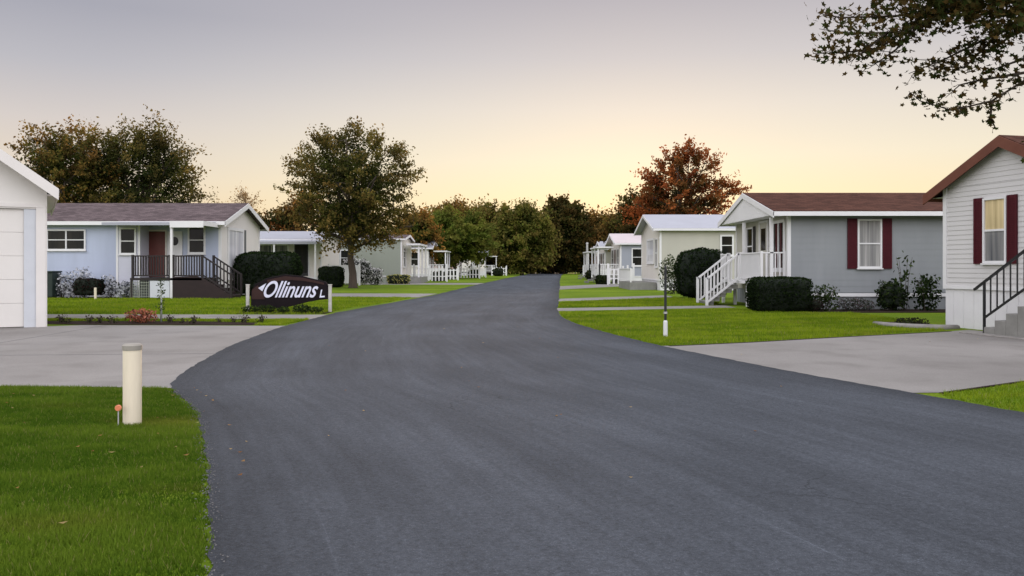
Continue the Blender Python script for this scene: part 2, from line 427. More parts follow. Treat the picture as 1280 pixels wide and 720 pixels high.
sheet('flower_bed', [(-22.5, 35.2), (-17.7, 35.0), (-17.7, 36.5), (-22.5, 36.5)], .010, 'mulch', 'dark mulched bed along the pale blue home', 'flower bed')
sheet('flower_bed', [(8.8, 18.3), (9.5, 17.7), (10.0, 18.2), (10.2, 20.2), (8.9, 19.9)], .010, 'mulch', 'small dark bed at the corner of the white sided home', 'flower bed')
sheet('flower_bed', [(-8.2, 23.5), (-5.5, 23.5), (-5.5, 24.7), (-8.2, 24.8)], .010, 'mulch', 'dark bed at the foot of the sign', 'flower bed')

# ------------------------------------------------------------------ grass blades
def in_poly(pts, X, Y):
    inside = np.zeros(len(X), bool); n = len(pts); j = n - 1
    for i in range(n):
        xi, yi = pts[i]; xj, yj = pts[j]
        c = ((yi > Y) != (yj > Y)) & (X < (xj - xi) * (Y - yi) / (yj - yi + 1e-12) + xi)
        inside ^= c; j = i
    return inside
def wave2(X, Y, s, seed):
    r = np.random.default_rng(seed); t = np.zeros_like(X)
    for k in range(7):
        a = r.uniform(0, 6.28); f = s * r.uniform(.5, 2.2)
        t += np.sin(X * f * math.cos(a) + Y * f * math.sin(a) * 1.6 + r.uniform(0, 6.28)) / 7
    return t
def grass(label, pts, n, h, w, z=0.0, tint=(1.38, 1.25, .92)):
    P = np.array(pts); lo, hi = P.min(0), P.max(0)
    X = rng.uniform(lo[0], hi[0], n * 3); Y = rng.uniform(lo[1], hi[1], n * 3)
    ok = in_poly(pts, X, Y); X, Y = X[ok][:n], Y[ok][:n]; n = len(X)
    m1 = 1.3 * wave2(X * .7, Y * 1.5, 1.9, 5); m2 = 1.2 * wave2(X * .6, Y * 1.5, 6.0, 6); m3 = wave2(X, Y, 17.0, 8)
    hh = h * rng.uniform(.6, 1.35, n) * (1 + .45 * m2 + .25 * m1 + .3 * m3)
    a = rng.uniform(0, 6.283, n); ww = w * rng.uniform(.6, 1.3, n)
    lean = rng.uniform(.1, .75, n) * hh; la = rng.uniform(0, 6.283, n)
    V = np.zeros((n, 3, 3), np.float32)
    V[:, 0] = np.stack([X - np.cos(a) * ww, Y - np.sin(a) * ww, np.full(n, z - .004)], 1)
    V[:, 1] = np.stack([X + np.cos(a) * ww, Y + np.sin(a) * ww, np.full(n, z - .004)], 1)
    V[:, 2] = np.stack([X + np.cos(la) * lean, Y + np.sin(la) * lean, z + hh], 1)
    base = np.array([.064, .122, .0060]); lite = np.array([.158, .225, .016]); dry = np.array([.22, .20, .07])
    t = np.clip(.4 + .75 * m1 + .6 * m2 + .4 * m3 + rng.normal(0, .26, n), 0, 1)[:, None]
    c = base * (1 - t) + lite * t
    c = c * np.array(tint); yel = np.clip(wave2(X, Y, 2.6, 12) * 2.2 - .5, 0, 1)[:, None]; c = c * (1 - .45 * yel) + np.array([.20, .185, .03]) * .45 * yel
    d = rng.random(n) < .035; c[d] = dry
    o = np_mesh('grass', V.reshape(-1, 3), np.arange(n * 3).reshape(n, 3), 'grass', c)
    return tag(o, label, 'grass', kind='stuff')
fg = [(smooth_edge(LE, y) + random.uniform(-.045, .03), y) for y in np.arange(2.4, 9.05, .07)] + [(-4.05, 9.14), (-5.8, 9.25), (-8, 9.1), (-8.6, 9.0), (-2.6, 2.4)]
grass('short mown grass of the lawn in front of the garage driveway', fg, 300000, .030, .0033, tint=(.70, .76, .9))
rl = [(smooth_edge(RE, y) + .03, y) for y in np.arange(14.1, 24.6, .6)] + [(7.0, 26.2), (8.6, 25), (9.2, 24), (10.2, 24.1), (10.2, 20.2), (8.9, 19.9), (8.8, 18.3), (9.5, 17.5), (6.7, 16.0), (4.4, 14.82), (3.2, 14.3)]
grass('short bright grass of the lawn in front of the grey home', rl, 110000, .05, .007)
rc = [(smooth_edge(RE, y) + .03, y) for y in np.arange(6.0, 8.7, .3)] + [(4.7, 8.75), (6.18, 9.6), (10, 10.7), (12, 11.2), (12, 6)]
grass('short grass of the corner at the right edge of the street', rc, 60000, .042, .0045)
ll = [(-5.6, 23.3), (-5.4, 27), (-4.8, 31), (-4.5, 35.8), (-10, 36.8), (-12.5, 34.9), (-17.6, 34.9), (-22.4, 35.1), (-22, 23.5)]
grass('bright grass of the lawn in front of the pale blue home', ll, 90000, .055, .011)
grass('narrow strip of grass between the flower bed and the path', [(-5.5, 18.9), (-5.3, 20.9), (-13, 21.0), (-13, 20.5), (-8, 20.4), (-6.0, 19.8), (-6.1, 18.9)], 26000, .05, .008)
rv = [(smooth_edge(RE, y) + .04, y) for y in np.arange(26.8, 31.8, 1)] + [(7.2, 35.6), (8.6, 33), (7.4, 28.8)]
grass('bright grass of the verge beside the white porch stairs', rv, 34000, .06, .012)

# pebbles along the crumbling edge of the road
n = 900
yy = rng.uniform(2.6, 9.0, n); xx = np.array([smooth_edge(LE, y) for y in yy]) + rng.normal(.0, .035, n)
ico = MB()
t_ = (1 + 5 ** .5) / 2
IV = np.array([(-1, t_, 0), (1, t_, 0), (-1, -t_, 0), (1, -t_, 0), (0, -1, t_), (0, 1, t_), (0, -1, -t_), (0, 1, -t_), (t_, 0, -1), (t_, 0, 1), (-t_, 0, -1), (-t_, 0, 1)]) / 1.9
IF = np.array([(0, 11, 5), (0, 5, 1), (0, 1, 7), (0, 7, 10), (0, 10, 11), (1, 5, 9), (5, 11, 4), (11, 10, 2), (10, 7, 6), (7, 1, 8), (3, 9, 4), (3, 4, 2), (3, 2, 6), (3, 6, 8), (3, 8, 9), (4, 9, 5), (2, 4, 11), (6, 2, 10), (8, 6, 7), (9, 8, 1)])
r_ = rng.uniform(.002, .007, (n, 1, 1))
V = IV[None] * r_ * rng.uniform(.7, 1.3, (n, 12, 3)) * np.array([1, 1, .6]) + np.stack([xx, yy, np.full(n, .014)], 1)[:, None]
F = (IF[None] + (np.arange(n) * 12)[:, None, None]).reshape(-1, 3)
o = np_mesh('gravel', V.reshape(-1, 3), F, 'grit')
tag(o, 'loose grey grit along the edge between asphalt and lawn', 'gravel', kind='stuff')

# dry leaves lying about
n = 150
lx = np.concatenate([rng.uniform(-6, -1.6, 60), rng.uniform(2, 9, 60), rng.uniform(-5, 4, 30)]); ly = np.concatenate([rng.uniform(3.2, 9, 60), rng.uniform(14.2, 23.5, 60), rng.uniform(5, 20, 30)])
lx = np.where((np.arange(n) < 60), np.minimum(lx, np.array([smooth_edge(LE, v) for v in ly]) + .25), lx)
a = rng.uniform(0, 6.28, n); sz = rng.uniform(.012, .028, n); lz = np.where(np.arange(n) < 120, .034, .017)
V = np.zeros((n, 4, 3))
for k, (r0, dz) in enumerate(((1, .006), (.5, 0), (-1, .008), (-.5, .002))):
    t = a + (0 if k % 2 == 0 else 1.57)
    V[:, k] = np.stack([lx + np.cos(t) * sz * r0, ly + np.sin(t) * sz * r0, lz + dz], 1)
o = np_mesh('fallen_leaves', V.reshape(-1, 3), np.arange(n * 4).reshape(n, 4), 'leaf', np.array([(.30, .17, .06), (.20, .09, .03), (.38, .27, .12)])[rng.integers(0, 3, n)])
tag(o, 'small dry leaves scattered over the lawns and the street', 'fallen leaves', kind='stuff')

# ------------------------------------------------------------------ foliage
def diamonds(C, size, aspect=.55, up=0.0, rnd=rng):
    n = len(C)
    u = rnd.normal(size=(n, 3)); u[:, 2] += up; u /= np.linalg.norm(u, axis=1, keepdims=True)
    w = rnd.normal(size=(n, 3)); w -= (w * u).sum(1, keepdims=True) * u; w /= np.linalg.norm(w, axis=1, keepdims=True) + 1e-9
    s = (size * rnd.uniform(.65, 1.35, n))[:, None]
    V = np.stack([C - u * s, C + w * s * aspect, C + u * s, C - w * s * aspect], 1)
    return V.reshape(-1, 3), np.arange(n * 4).reshape(n, 4)

def ball(n, rnd, p=2.4):
    d = rnd.normal(size=(n, 3)); d /= np.linalg.norm(d, axis=1, keepdims=True)
    return d * (rnd.random((n, 1)) ** (1 / p))

def tree(name, label, x, y, h, cz, rad, seed, pal, rim, n_lobe=10, n_clump=260, per=75, leaf=.13, trunk_r=.2, sig=.3, lobe_r=.36, even=.3, group='trees behind the homes', extra=None, bark='bark', cat='tree', fork=None, rimw=.55):
    """tapered trunk, limbs to every lobe, twigs to the clumps, leaves scattered round the clumps; the outer leaves take the rim colour, backlight painted into them"""
    rnd = np.random.default_rng(seed); rr = random.Random(seed)
    root = thing(name, label, cat, (x, y, 0), 0, group)
    rad = np.array(rad, float); cen = np.array([0, 0, cz])
    i_ = np.arange(n_lobe) + .5; ph = np.arccos(1 - 1.72 * i_ / n_lobe); th = math.pi * (1 + 5 ** .5) * i_ + rnd.uniform(0, 6)
    ld = np.stack([np.cos(th) * np.sin(ph), np.sin(th) * np.sin(ph), np.cos(ph)], 1) + rnd.normal(0, .16, (n_lobe, 3))
    lobes = cen + ld * rad * rnd.uniform(.50, .72, (n_lobe, 1))
    if extra is not None:
        lobes = np.vstack([lobes, np.array(extra, float)])
    nl = len(lobes)
    which = rnd.integers(0, nl, n_clump)
    cl = lobes[which] + ball(n_clump, rnd, 2.6) * rad * lobe_r * rnd.uniform(.6, 1.1, (n_clump, 1))
    ev = int(n_clump * even); cl[n_clump - ev:] = cen + ball(ev, rnd, 4.0) * rad * rnd.uniform(.84, 1.0, (ev, 1))
    fill = max(1, n_clump // 6)
    cl[:fill] = cen + ball(fill, rnd, 3) * rad * .6
    cl = cl[cl[:, 2] > .5]; n_clump = len(cl)
    # trunk and limbs
    tm = MB()
    top = np.array([rnd.normal(0, .12) * rad[0], rnd.normal(0, .12) * rad[1], cz + rad[2] * .45])
    fz = fork if fork else max(.8, cz - rad[2] * .95)
    stem = [(0, 0, -.05), (rnd.normal(0, .03), rnd.normal(0, .03), fz * .5), (rnd.normal(0, .06), rnd.normal(0, .06), fz)]
    tm.tube([(0, 0, -.06), (0, 0, .12)] + stem[1:] + [tuple(np.array(stem[2]) * .5 + top * .5), tuple(top)],
            [trunk_r * 1.5, trunk_r * 1.15, trunk_r, trunk_r * .85, trunk_r * .45, trunk_r * .12], 8)
    tm.build('trunk', bark, root, smooth=True)
    lm = MB()
    f0 = np.array(stem[2])
    for lo in lobes:
        t = rr.uniform(0, .45); s = f0 * (1 - t) + top * t
        mid = s * .5 + lo * .5 + np.array([0, 0, .12 * rad[2]]) * rr.uniform(-.5, 1) + rnd.normal(0, .06, 3) * rad
        lm.tube([tuple(s), tuple(mid), tuple(lo)], [trunk_r * .55 * (1 - t * .5), trunk_r * .34, trunk_r * .14], 6)
    for c in cl[:: max(1, n_clump // 90)]:
        k = int(np.argmin(((lobes - c) ** 2).sum(1))); s = lobes[k]
        mid = (s + c) / 2 + rnd.normal(0, .05, 3) * rad
        lm.tube([tuple(s), tuple(mid), tuple(c)], [trunk_r * .12, trunk_r * .07, trunk_r * .03], 4)
    lm.build('limbs', bark, root, smooth=True)
    # leaves
    idx = np.repeat(np.arange(n_clump), per)
    sg = rnd.uniform(.6, 1.3, n_clump)[idx][:, None] * sig
    C = rnd.normal(size=(len(idx), 3)) * np.array([1, 1, .75])
    ax = (cl - cen) / rad; ax = ax / (np.linalg.norm(ax, axis=1, keepdims=True) + 1e-6) + rnd.normal(0, .25, ax.shape) + np.array([0, 0, .25]); ax /= np.linalg.norm(ax, axis=1, keepdims=True)
    A = ax[idx]; along = (C * A).sum(1, keepdims=True)
    C = cl[idx] + ((C - A * along) * .62 + A * np.clip(along, -2, 1.9) * 1.5) * sg
    keep = C[:, 2] > .3; C = C[keep]; idx = idx[keep]
    V, F = diamonds(C, leaf, .6, rnd=rnd)
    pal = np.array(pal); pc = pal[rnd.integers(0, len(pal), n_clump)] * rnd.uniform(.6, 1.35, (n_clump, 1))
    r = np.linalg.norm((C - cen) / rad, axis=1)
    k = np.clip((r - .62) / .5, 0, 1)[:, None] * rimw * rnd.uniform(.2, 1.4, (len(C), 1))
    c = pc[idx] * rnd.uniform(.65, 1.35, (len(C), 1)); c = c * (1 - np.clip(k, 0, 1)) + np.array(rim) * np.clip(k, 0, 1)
    np_mesh('crown', V, F, 'leaf', c, root)
    return root

def bush(name, label, x, y, w, d, h, seed, pal, n=2600, leaf=.045, box=.5, group=None, cat='shrub', z=0.0, loose=0.0, flowers=None, stems=0, rough=.05):
    """clipped or loose shrub: a dark inner body with leaves over a rounded-box surface; box 1 = ball, 0 = square-cut"""
    rnd = np.random.default_rng(seed)
    root = thing(name, label, cat, (x, y, z), 0, group)
    p = 2 + 8 * (1 - box)
    def surf(m):
        q = rnd.normal(size=(m, 3)); q /= np.linalg.norm(q, axis=1, keepdims=True)
        q /= ((np.abs(q) ** p).sum(1, keepdims=True)) ** (1 / p)
        return q
    q = surf(n); half = np.array([w / 2, d / 2, h / 2])
    lump = 1 + rough * (np.sin(q[:, :1] * 7 + seed) + np.sin(q[:, 1:2] * 6.3 + seed * 2) + np.sin(q[:, 2:] * 8.1 + seed * 3))
    C = q * half * lump * (1 - np.abs(rnd.normal(0, .05 + loose, (n, 1)))) + np.array([0, 0, h / 2])
    C[:, 2] = np.maximum(C[:, 2], .03)
    V, F = diamonds(C, leaf, .6, rnd=rnd)
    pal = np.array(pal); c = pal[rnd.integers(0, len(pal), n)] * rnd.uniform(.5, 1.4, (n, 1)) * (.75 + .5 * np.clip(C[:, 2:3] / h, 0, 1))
    if flowers:
        k = rnd.random(n) < flowers[0]; c[k] = np.array(flowers[1]) * rnd.uniform(.7, 1.1, (k.sum(), 1))
    np_mesh('foliage', V, F, 'leaf', c, root)
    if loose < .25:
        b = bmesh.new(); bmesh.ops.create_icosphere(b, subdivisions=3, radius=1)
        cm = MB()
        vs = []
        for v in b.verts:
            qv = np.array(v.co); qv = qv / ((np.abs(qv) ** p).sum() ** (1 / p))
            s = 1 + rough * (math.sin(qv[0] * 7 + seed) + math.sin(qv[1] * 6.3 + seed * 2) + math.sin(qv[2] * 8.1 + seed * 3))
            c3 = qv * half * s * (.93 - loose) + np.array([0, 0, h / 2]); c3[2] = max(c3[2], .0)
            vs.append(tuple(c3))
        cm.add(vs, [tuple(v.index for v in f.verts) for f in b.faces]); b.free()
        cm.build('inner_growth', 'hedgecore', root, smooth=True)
    if stems:
        sm = MB()
        for i in range(stems):
            a = rnd.uniform(0, 6.28); r0 = rnd.uniform(0, .12) * w
            sm.tube([(r0 * math.cos(a), r0 * math.sin(a), -.02), (w * .2 * math.cos(a), d * .2 * math.sin(a), h * .5), (w * .38 * math.cos(a), d * .38 * math.sin(a), h * .85)], [.014, .01, .005], 4)
        sm.build('stems', 'bark', root)
    return root
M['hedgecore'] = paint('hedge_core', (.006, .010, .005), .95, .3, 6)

OL = [(.050, .062, .013), (.068, .074, .016), (.038, .050, .011), (.095, .076, .018)]
DK = [(.022, .032, .010), (.030, .038, .010), (.040, .040, .012)]
AU = [(.100, .042, .013), (.140, .052, .015), (.070, .044, .014), (.042, .040, .012)]
RD = [(.170, .045, .016), (.220, .070, .020), (.110, .040, .014), (.060, .040, .012)]
YG = [(.078, .118, .016), (.108, .132, .018), (.056, .088, .014), (.105, .105, .020)]
ORIM = (.42, .21, .055); RRIM = (.42, .12, .035); YRIM = (.22, .15, .04)  # rim tints: backlight from the low sun painted onto outer leaves

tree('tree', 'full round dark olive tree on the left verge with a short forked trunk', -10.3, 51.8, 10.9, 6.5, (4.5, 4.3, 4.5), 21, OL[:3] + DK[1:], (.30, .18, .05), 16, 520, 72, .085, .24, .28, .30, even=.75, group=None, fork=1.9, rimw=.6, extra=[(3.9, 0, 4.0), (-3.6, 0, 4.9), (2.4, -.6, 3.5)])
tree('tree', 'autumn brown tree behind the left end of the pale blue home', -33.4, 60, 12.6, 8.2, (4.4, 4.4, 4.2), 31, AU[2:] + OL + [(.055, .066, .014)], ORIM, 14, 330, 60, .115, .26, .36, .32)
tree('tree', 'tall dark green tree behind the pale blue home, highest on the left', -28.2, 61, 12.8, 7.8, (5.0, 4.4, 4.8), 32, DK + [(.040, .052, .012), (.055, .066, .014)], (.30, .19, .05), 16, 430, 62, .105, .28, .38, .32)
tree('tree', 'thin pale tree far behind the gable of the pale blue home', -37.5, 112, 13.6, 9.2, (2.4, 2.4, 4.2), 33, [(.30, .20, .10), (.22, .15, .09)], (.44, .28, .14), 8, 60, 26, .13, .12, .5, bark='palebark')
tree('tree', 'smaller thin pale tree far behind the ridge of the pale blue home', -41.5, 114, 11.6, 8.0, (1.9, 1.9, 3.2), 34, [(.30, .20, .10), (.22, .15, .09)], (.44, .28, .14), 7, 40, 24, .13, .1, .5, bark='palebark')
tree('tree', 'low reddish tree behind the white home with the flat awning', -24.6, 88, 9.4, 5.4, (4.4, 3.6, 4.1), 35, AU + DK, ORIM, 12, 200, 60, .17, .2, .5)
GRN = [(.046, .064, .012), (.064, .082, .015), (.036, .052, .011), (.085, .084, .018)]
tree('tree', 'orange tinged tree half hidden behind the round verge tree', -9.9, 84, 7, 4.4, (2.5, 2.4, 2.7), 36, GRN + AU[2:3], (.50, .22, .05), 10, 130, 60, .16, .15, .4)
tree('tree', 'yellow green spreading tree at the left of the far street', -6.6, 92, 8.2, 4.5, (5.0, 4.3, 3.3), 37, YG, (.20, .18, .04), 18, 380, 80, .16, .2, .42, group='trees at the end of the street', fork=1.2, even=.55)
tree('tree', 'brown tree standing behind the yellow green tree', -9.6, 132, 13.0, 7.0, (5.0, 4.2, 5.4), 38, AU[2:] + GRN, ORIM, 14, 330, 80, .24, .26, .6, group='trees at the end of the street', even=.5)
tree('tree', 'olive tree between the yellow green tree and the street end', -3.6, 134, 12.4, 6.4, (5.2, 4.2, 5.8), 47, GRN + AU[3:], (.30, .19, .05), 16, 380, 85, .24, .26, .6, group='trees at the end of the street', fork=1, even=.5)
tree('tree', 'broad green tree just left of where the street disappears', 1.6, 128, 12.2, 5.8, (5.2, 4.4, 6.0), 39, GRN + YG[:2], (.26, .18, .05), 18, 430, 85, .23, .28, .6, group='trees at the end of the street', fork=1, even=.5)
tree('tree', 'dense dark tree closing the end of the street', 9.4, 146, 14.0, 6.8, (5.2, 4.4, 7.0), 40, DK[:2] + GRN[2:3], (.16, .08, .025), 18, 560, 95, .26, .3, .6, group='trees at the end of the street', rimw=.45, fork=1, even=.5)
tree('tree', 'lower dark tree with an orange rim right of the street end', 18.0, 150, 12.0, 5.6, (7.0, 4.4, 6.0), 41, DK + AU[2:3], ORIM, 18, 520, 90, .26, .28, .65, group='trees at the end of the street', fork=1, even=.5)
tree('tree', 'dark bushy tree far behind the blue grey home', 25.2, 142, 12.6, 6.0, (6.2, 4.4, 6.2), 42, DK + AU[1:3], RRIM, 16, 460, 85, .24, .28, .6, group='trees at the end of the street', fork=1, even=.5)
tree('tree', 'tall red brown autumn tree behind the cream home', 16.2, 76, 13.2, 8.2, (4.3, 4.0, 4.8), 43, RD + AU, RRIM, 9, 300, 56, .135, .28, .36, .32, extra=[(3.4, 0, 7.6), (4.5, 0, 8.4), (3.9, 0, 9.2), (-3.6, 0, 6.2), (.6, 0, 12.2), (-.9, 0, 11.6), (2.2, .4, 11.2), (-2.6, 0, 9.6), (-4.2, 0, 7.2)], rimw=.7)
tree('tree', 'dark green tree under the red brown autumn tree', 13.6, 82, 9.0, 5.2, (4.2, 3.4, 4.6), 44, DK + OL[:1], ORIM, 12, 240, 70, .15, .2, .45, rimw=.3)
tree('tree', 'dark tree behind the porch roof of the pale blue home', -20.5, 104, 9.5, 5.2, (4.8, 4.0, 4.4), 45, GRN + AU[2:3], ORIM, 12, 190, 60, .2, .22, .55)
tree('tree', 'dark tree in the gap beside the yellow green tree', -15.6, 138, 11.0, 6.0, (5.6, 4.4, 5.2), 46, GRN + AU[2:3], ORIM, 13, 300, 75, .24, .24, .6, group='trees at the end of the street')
und = [(-3.5, 150), (1.5, 156), (5.5, 158), (10, 160), (14.5, 158), (18.5, 150), (22, 128), (24, 120), (-7, 148), (-12, 146), (-1, 146), (3.5, 148), (7.5, 152)]
for i, (x, y) in enumerate(und):
    bush('shrub', 'dark wild shrub in the thicket where the street ends', x, y, 6.0, 4.0, 4.2 + .5 * math.sin(i * 2.1), 60 + i, DK, 900, .28, .9, group='dark shrubs in the thicket where the street ends', loose=.1, rough=.12)

# ------------------------------------------------------------------ homes
def lap(mb, o, U, N, width, z0, z1, course=.15, apex=None, step=.005):
    """lap siding: sloping courses, each with a small ledge; apex=(z_top) narrows the courses to a gable"""
    o, U, N = Vector(o), Vector(U), Vector(N)
    z = z0
    def P(u, z, k): 
        p = o + U * u + N * (step * k); return (p.x, p.y, z)
    top = apex if apex else z1
    while z < top - .01:
        z2 = min(z + course, top)
        if z < z1 - 1e-4 < z2: z2 = z1 if apex else min(z2, z1)
        def rng_(q):
            if q <= z1 or not apex: return 0, width
            t = (q - z1) / (apex - z1) * width / 2
            return t, width - t
        a0, b0 = rng_(z); a1, b1 = rng_(z2)
        mb.poly([P(a0, z, 1), P(b0, z, 1), P(b1, z2, 0), P(a1, z2, 0)])
        mb.poly([P(a0, z, 0), P(b0, z, 0), P(b0, z, 1), P(a0, z, 1)])
        z = z2

class Face:
    """places boxes on a wall: u runs along the wall, o is how far they stand proud of it"""
    def __init__(self, side, c): self.side, self.c = side, c
    def box(self, mb, u0, u1, z0, z1, o0, o1):
        if self.side == 'near': mb.box(u0, u1, self.c - o1, self.c - o0, z0, z1)
        else: mb.box(self.c - o1, self.c - o0, u0, u1, z0, z1)

def window(root, s, fc, u0, u1, z0, z1, pane='dark', rail=True, mullion=False, shutters=None, frame='white', fw=.055, lower=None, sw=.3):
    m = MB(s)
    fc.box(m, u0 - fw, u0, z0 - fw, z1 + fw, .012, .06); fc.box(m, u1, u1 + fw, z0 - fw, z1 + fw, .012, .06)
    fc.box(m, u0, u1, z1, z1 + fw, .012, .058); fc.box(m, u0, u1, z0 - fw, z0, .012, .058)
    if rail: fc.box(m, u0, u1, (z0 + z1) / 2 - .022, (z0 + z1) / 2 + .022, .02, .05)
    if mullion: fc.box(m, (u0 + u1) / 2 - .03, (u0 + u1) / 2 + .03, z0, z1, .02, .056)
    w = m.build('window', frame, root)
    zm = (z0 + z1) / 2
    for (a, b, mat) in ([(z0, zm - .022, lower or pane), (zm + .022, z1, pane)] if rail else [(z0, z1, pane)]):
        p = MB(s); fc.box(p, u0 + .001, u1 - .001, a + .001, b - .001, .016, .026); p.build('pane', mat, w)
    sl = MB(s); fc.box(sl, u0 - fw - .03, u1 + fw + .03, z0 - fw - .04, z0 - fw - .002, .012, .085); sl.build('sill', frame, w)
    if shutters:
        for a in (u0 - fw - .015 - sw, u1 + fw + .015):
            q = MB(s); fc.box(q, a, a + sw, z0 - fw - .02, z1 + fw + .02, .014, .04)
            fc.box(q, a, a + .045, z0 - fw - .02, z1 + fw + .02, .04, .052); fc.box(q, a + sw - .045, a + sw, z0 - fw - .02, z1 + fw + .02, .04, .052)
            zz = z0 - fw + .04
            while zz < z1 + fw - .03:
                fc.box(q, a + .045, a + sw - .045, zz, zz + .022, .04, .049); zz += .045
            q.build('shutter', shutters, root)
    return w

def door(root, s, fc, u0, u1, z0, z1, mat, frame='white', glass=None):
    m = MB(s); fc.box(m, u0 - .07, u0, z0, z1 + .07, .012, .055); fc.box(m, u1, u1 + .07, z0, z1 + .07, .012, .055); fc.box(m, u0, u1, z1, z1 + .07, .012, .053)
    fm = m.build('door_frame', frame, root)
    d = MB(s); fc.box(d, u0 + .002, u1 - .002, z0 + .02, z1 - .004, .015, .035)
    w = u1 - u0
    for (a, b, c, e) in ((.15, .46, .08, .42), (.54, .85, .08, .42), (.15, .46, .5, .94), (.54, .85, .5, .94)):
        fc.box(d, u0 + w * a, u0 + w * b, z0 + (z1 - z0) * c, z0 + (z1 - z0) * e, .035, .041)
    dd = d.build('door', mat, root)
    k = MB(s); fc.box(k, u0 + w * .88, u0 + w * .95, z0 + .95, z0 + 1.02, .035, .08); k.build('handle', 'pole', dd)
    if glass:
        g = MB(s); a, b, c, e = glass; fc.box(g, u0 + w * a, u0 + w * b, z0 + (z1 - z0) * c, z0 + (z1 - z0) * e, .035, .047); g.build('door_pane', 'dark', dd)
    return dd

def railing(mb, p0, p1, h=.95, gap=.12, bal=.03, post=.07, top=.06, ends=(True, True), low=.1):
    p0, p1 = Vector(p0), Vector(p1); L = (p1 - p0); n = max(2, int(Vector((L.x, L.y, 0)).length / gap))
    Z = Vector((0, 0, 1))
    mb.beam(p0 + Z * h, p1 + Z * h, top, top * .7); mb.beam(p0 + Z * low, p1 + Z * low, top * .7, top * .7)
    for i in range(1, n):
        q = p0 + L * (i / n); mb.beam(q + Z * low, q + Z * (h - top * .3), bal, bal)
    for e, q in zip(ends, (p0, p1)):
        if e: mb.beam(q + Z * -.02, q + Z * (h + .05), post, post)

def steps(mb, x0, x1, y0, y1, z1, n, axis, sgn):
    """n treads climbing to z1; axis 'x' or 'y' is the way they run, sgn +1 climbs towards the larger coordinate"""
    for i in range(n):
        zt = z1 * (i + 1) / (n + 1)
        if axis == 'x':
            a = x0 + (x1 - x0) * i / n; b = x0 + (x1 - x0) * (i + 1) / n
            if sgn < 0: a, b = x0 + x1 - b, x0 + x1 - a
            mb.box(a - .02, b - .001, y0, y1, zt - .045, zt); mb.box(a + .01, b - .002, y0 + .02, y1 - .02, max(0, zt - z1 / (n + 1)), zt - .046)
        else:
            a = y0 + (y1 - y0) * i / n; b = y0 + (y1 - y0) * (i + 1) / n
            if sgn < 0: a, b = y0 + y1 - b, y0 + y1 - a
            mb.box(x0, x1, a, b - .001, 0, zt)

def home(name, label, loc, rz, s, W, L, ze, za, wall, gwall=None, roof='roofgrey', trim='white', skirt=.6, oe=.35, og=.3, pediment=False, course=.15,
         skirtmat='white', fasc=None, rt=.09, fh=.13, group='mobile homes along the street', belt=True, step=.004):
    root = thing(name, label, 'mobile home', loc, rz, group)
    k = (za - ze) / (W / 2); e = ze - k * oe
    fasc = fasc or trim
    for yy, nn in ((0, -1), (W, 1)):
        w = MB(s); lap(w, (0, yy, 0), (1, 0, 0), (0, nn, 0), L, skirt, ze, course, step=step); w.build('wall', wall, root, recalc=False)
    for xx, nn in ((0, -1), (L, 1)):
        g = MB(s); lap(g, (xx, 0, 0), (0, 1, 0), (nn, 0, 0), W, skirt, ze, course, None if pediment and xx == 0 else za - .01, step=step); g.build('gable_wall', gwall or wall, root, recalc=False)
    if pediment:
        p = MB(s); p.extrude([(-og + .03, -oe + .05, e + .0), (-og + .03, W + oe - .05, e + .0), (-og + .03, W / 2, za - .02)], (.05, 0, 0))
        p.box(-og + .03, -.016, -oe + .05, W + oe - .05, e - .03, e - .002)
        p.build('pediment', gwall if gwall == 'white' else 'white', root)
    sk = MB(s); sk.box(.02, L - .02, .02, W - .02, 0, skirt - .002)
    x = .02
    while x < L - .1:
        sk.box(x, x + .012, .008, .019, 0, skirt - .03); x += .3
    y = .02
    while y < W - .1:
        sk.box(.008, .019, y, y + .012, 0, skirt - .03); y += .3
    sk.build('skirting', skirtmat, root)
    c = .09
    for (cx, cy, ax, ay) in ((0, 0, 1, 1), (0, W, 1, -1), (L, 0, -1, 1), (L, W, -1, -1)):
        t = MB(s); x0_, x1_ = sorted((cx - ax * .022, cx + ax * c)); y0_, y1_ = sorted((cy - ay * .022, cy + ay * c))
        t.extrude([(cx - ax * .022, cy - ay * .022, skirt - .05), (cx + ax * c, cy - ay * .022, skirt - .05), (cx + ax * c, cy - ay * .001, skirt - .05), (cx - ax * .001, cy - ay * .001, skirt - .05), (cx - ax * .001, cy + ay * c, skirt - .05), (cx - ax * .022, cy + ay * c, skirt - .05)], (0, 0, ze - skirt + .045))
        t.build('corner_board', trim, root)
    if belt:
        t = MB(s); t.box(c + .002, L - c - .002, -.024, .0, skirt - .045, skirt + .03); t.build('belt_trim', trim, root)
        t = MB(s); t.box(-.024, 0, c + .002, W - c - .002, skirt - .045, skirt + .03); t.build('belt_trim', trim, root)
    r = MB(s)
    sec = [(-oe, e), (W / 2, za), (W + oe, e), (W + oe, e + rt), (W / 2, za + rt), (-oe, e + rt)]
    r.extrude([(-og, y, z) for y, z in sec], (L + 2 * og, 0, 0))
    rf = r.build('roof', roof, root)
    f = MB(s)
    f.box(-og - .025, L + og + .025, -oe - .03, -oe - .002, e - fh * .45, e + rt * .75)
    f.box(-og - .025, L + og + .025, W + oe + .002, W + oe + .03, e - fh * .45, e + rt * .75)
    for xx in (-og - .03, L + og + .002):
        for a, b in (((-oe - .03), W / 2), ((W + oe + .03), W / 2)):
            za_, zb_ = e - k * .03, za
            f.extrude([(xx, a, za_ - fh * .75), (xx, b, zb_ - fh * .75), (xx, b, zb_ + rt * .8), (xx, a, za_ + rt * .8)], (.028, 0, 0))
    f.build('fascia', fasc, root)
    so = MB(s); so.box(-.0, L, -oe, -.016, e - .012, e - .003); so.box(0, L, W + .016, W + oe, e - .012, e - .003); so.build('soffit', trim, root)
    return root

